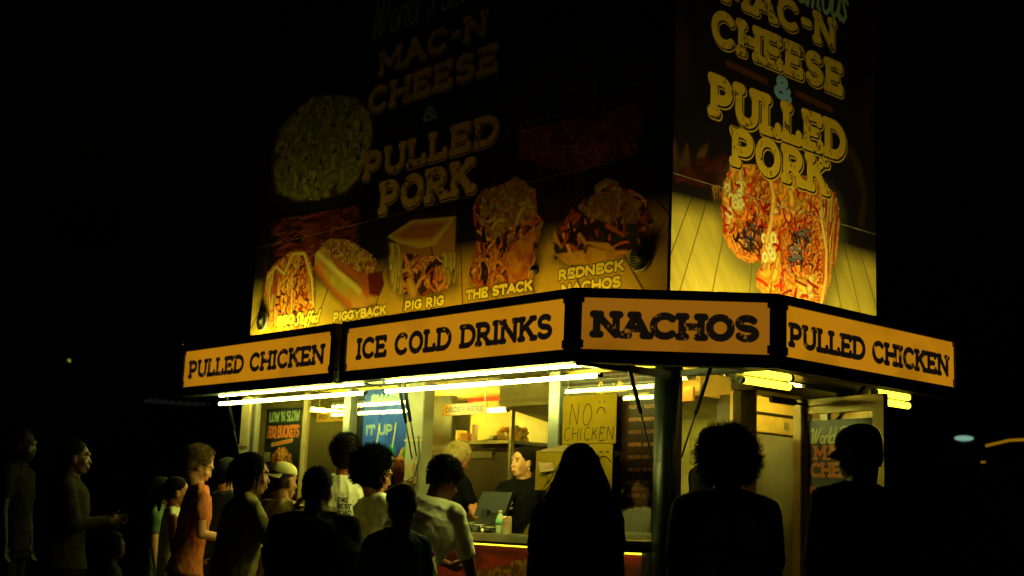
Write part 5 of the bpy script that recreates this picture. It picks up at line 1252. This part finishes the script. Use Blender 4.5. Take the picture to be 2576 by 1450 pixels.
for k in range(7):
    x = .08+rnd(-.05,.09); z = -.06-.035*k; back_print(p16, [[(x+rnd(-.03,.03), z+rnd(-.02,.02)) for _ in range(6)]], c16, 1., LR, 'shirt_flower', lw_=.02)
back_print(p15, [[(x+rnd(-.01,.01), .0-.05*k) , (x+.03, .03-.05*k)] for k in range(5) for x in (-.04,.03,.1)], p15['S'](.04,0,.08), 1., LG, 'shirt_print', lw_=.004)
c14 = p14['S'](-.035, 0, .215)
back_print(p14, [[(.0+.018*math.cos(t), .03+.012*math.sin(t)) for t in np.linspace(0,6.28,10)], [(-.008,.01),(.008,.01)], [(-.025,-.008),(.025,-.008)], [(-.022,-.016),(.02,-.016)]], p14['S'](.035,0,.21), 1., PAL, 'chest_logo', side=1, lw_=.007)
# necklace cord and small bag of the bending woman, ear rings of the worker
q = MB(); s0 = p12['S'](.055,-.05,.30); s1 = p12['S'](-.01,-.088,.16); s2 = p12['S'](-.05,-.10,.02)
q.path([p12['S'](.05,-.03,.31), s0, p12['S'](.03,-.082,.23), s1, s2, p12['S'](-.06,-.09,-.02)], .006)
o = q.build('shoulder_cord', cloth('pink_cord',(.6,.34,.2)), p12['root'])
q = MB(); q.ell(s1, (.012,.012,.03)); q.ell(s1+Vector((.01,0,-.05)), (.01,.01,.03)); q.build('cord_knot', cloth('pink_cord',(.6,.34,.2)), p12['root'])['kind'] = 'stuff'
for sd in (-1, 1):
    q = MB(); q.ell(p14['H'](sd*.083, 0, -.048), .009); q.build('ear_ring', mat('bright_bolt',(.7,.65,.3),.35), p14['root'], True)
bag(atD(1060,1395,7.3), (.07,.06,.09), cloth('magenta',(.35,.04,.20)), 'small magenta bag hanging beside the denim jacket')

# ================================================================== DISTANT FAIRGROUND
tw = thing('drop_tower_ride', (-33,9.6,0), 'dim lattice tower ride far off in the dark at left', 'ride')
LAT = mat('lattice_paint', (.10,.12,.07), .6)
ax = Vector((-33,9.6,0)); hw = .55
for a, b_ in ((-1,-1),(1,-1),(1,1),(-1,1)):
    q = MB(); q.tube(ax+Vector((a*hw,b_*hw,0)), ax+Vector((a*hw,b_*hw,12)), .05, n=6); q.build('tower_leg', LAT, tw)
for k in range(16):
    z = .75*k; q = MB()
    for (a, b_), (c_, d) in (((-1,-1),(1,-1)),((1,-1),(1,1)),((1,1),(-1,1)),((-1,1),(-1,-1))): q.tube(ax+Vector((a*hw,b_*hw,z)), ax+Vector((c_*hw,d*hw,z+.75)), .03, n=5)
    q.build('tower_brace', LAT, tw)['kind'] = 'stuff'
q = MB(); q.box((-34,8.6,9.2),(-32,10.6,10.4),bev=.2); q.build('ride_car', mat('ride_red',(.25,.03,.02),.5), tw)
q = MB(); q.lathe(ax+Vector((0,0,12)), [(.7,0),(.8,.4),(.3,.8),(.05,1.3)]); q.build('tower_cap', LAT, tw)
q = MB(); q.ell(atD(174,908,39.4), .05); q.build('tower_bulb', emit_mat('far_bulb',(.5,.5,.05),.6), tw)
bo = thing('distant_stall', (-31,12.4,0), 'dark stall behind the stand at left with a row of tiny fascia lights', 'stall')
q = MB(); q.box((-33,12.6,0),(-28.5,15,3.9)); q.build('stall_body', mat('stall_dark',(.03,.03,.03),.8), bo)
q = MB(); q.box((-33.1,12.3,3.9),(-28.4,15.1,4.3)); q.build('stall_roof', mat('stall_dark',(.03,.03,.03),.8), bo)
q = MB()
for k in range(26):
    p = atD(362+6.5*k, 1013+.45*k, 39.0); q.obox(p, (.05,0,0), (0,.03,0), (0,0,.08+.03*(k % 3)))
q.build('fascia_lights', emit_mat('fascia_dim',(.3,.34,.25),.025), bo)['kind'] = 'stuff'
cn_ = atD(2425,1105,34)
lt = thing('distant_canopy', (cn_.x, cn_.y, 0), 'dark round canopy at far right under a small green white lamp', 'canopy')
q = MB(); q.lathe((cn_.x,cn_.y,cn_.z-.75), [(.75,0),(.78,.05),(.74,.6),(.1,.66)], n=28); q.build('canopy_skirt', mat('canopy_dark',(.05,.06,.04),.7), lt)
q = MB(); q.tube((cn_.x,cn_.y,0),(cn_.x,cn_.y,cn_.z-.7),.05); q.build('canopy_pole', BLKM, lt)
q = MB(); q.ell((cn_.x,cn_.y,cn_.z+.02),(.24,.24,.07)); q.build('canopy_lamp', emit_mat('green_white_lamp',(.30,.6,.42),.6), lt, True)
a = atD(2480,1122,30); c = atD(2540,1108,30); d = atD(2640,1104,30)
st2 = thing('neon_sign_stall', (a.x+1, a.y+1, 0), 'dark stall at the right edge with a glowing orange light strip along its roof', 'stall')
rd = (d-a).normalized(); rd.z = 0
q = MB(); q.obox((a.x,a.y,0), rd*6, Vector((-rd.y,rd.x,0))*2.5, (0,0,a.z-.25)); q.build('stall_body', mat('stall_dark',(.03,.03,.03),.8), st2)
q = MB(); q.path([a,c,d,d+(d-c)], .03, n=8); q.build('light_strip', emit_mat('orange_strip',(.75,.34,.01),.33), st2, True)
q = MB(); q.tube(atD(2468,1163,30), atD(2479,1163,30), .02, n=8); q.build('small_lamp', emit_mat('orange_strip',(.75,.34,.01),.33), st2, True)
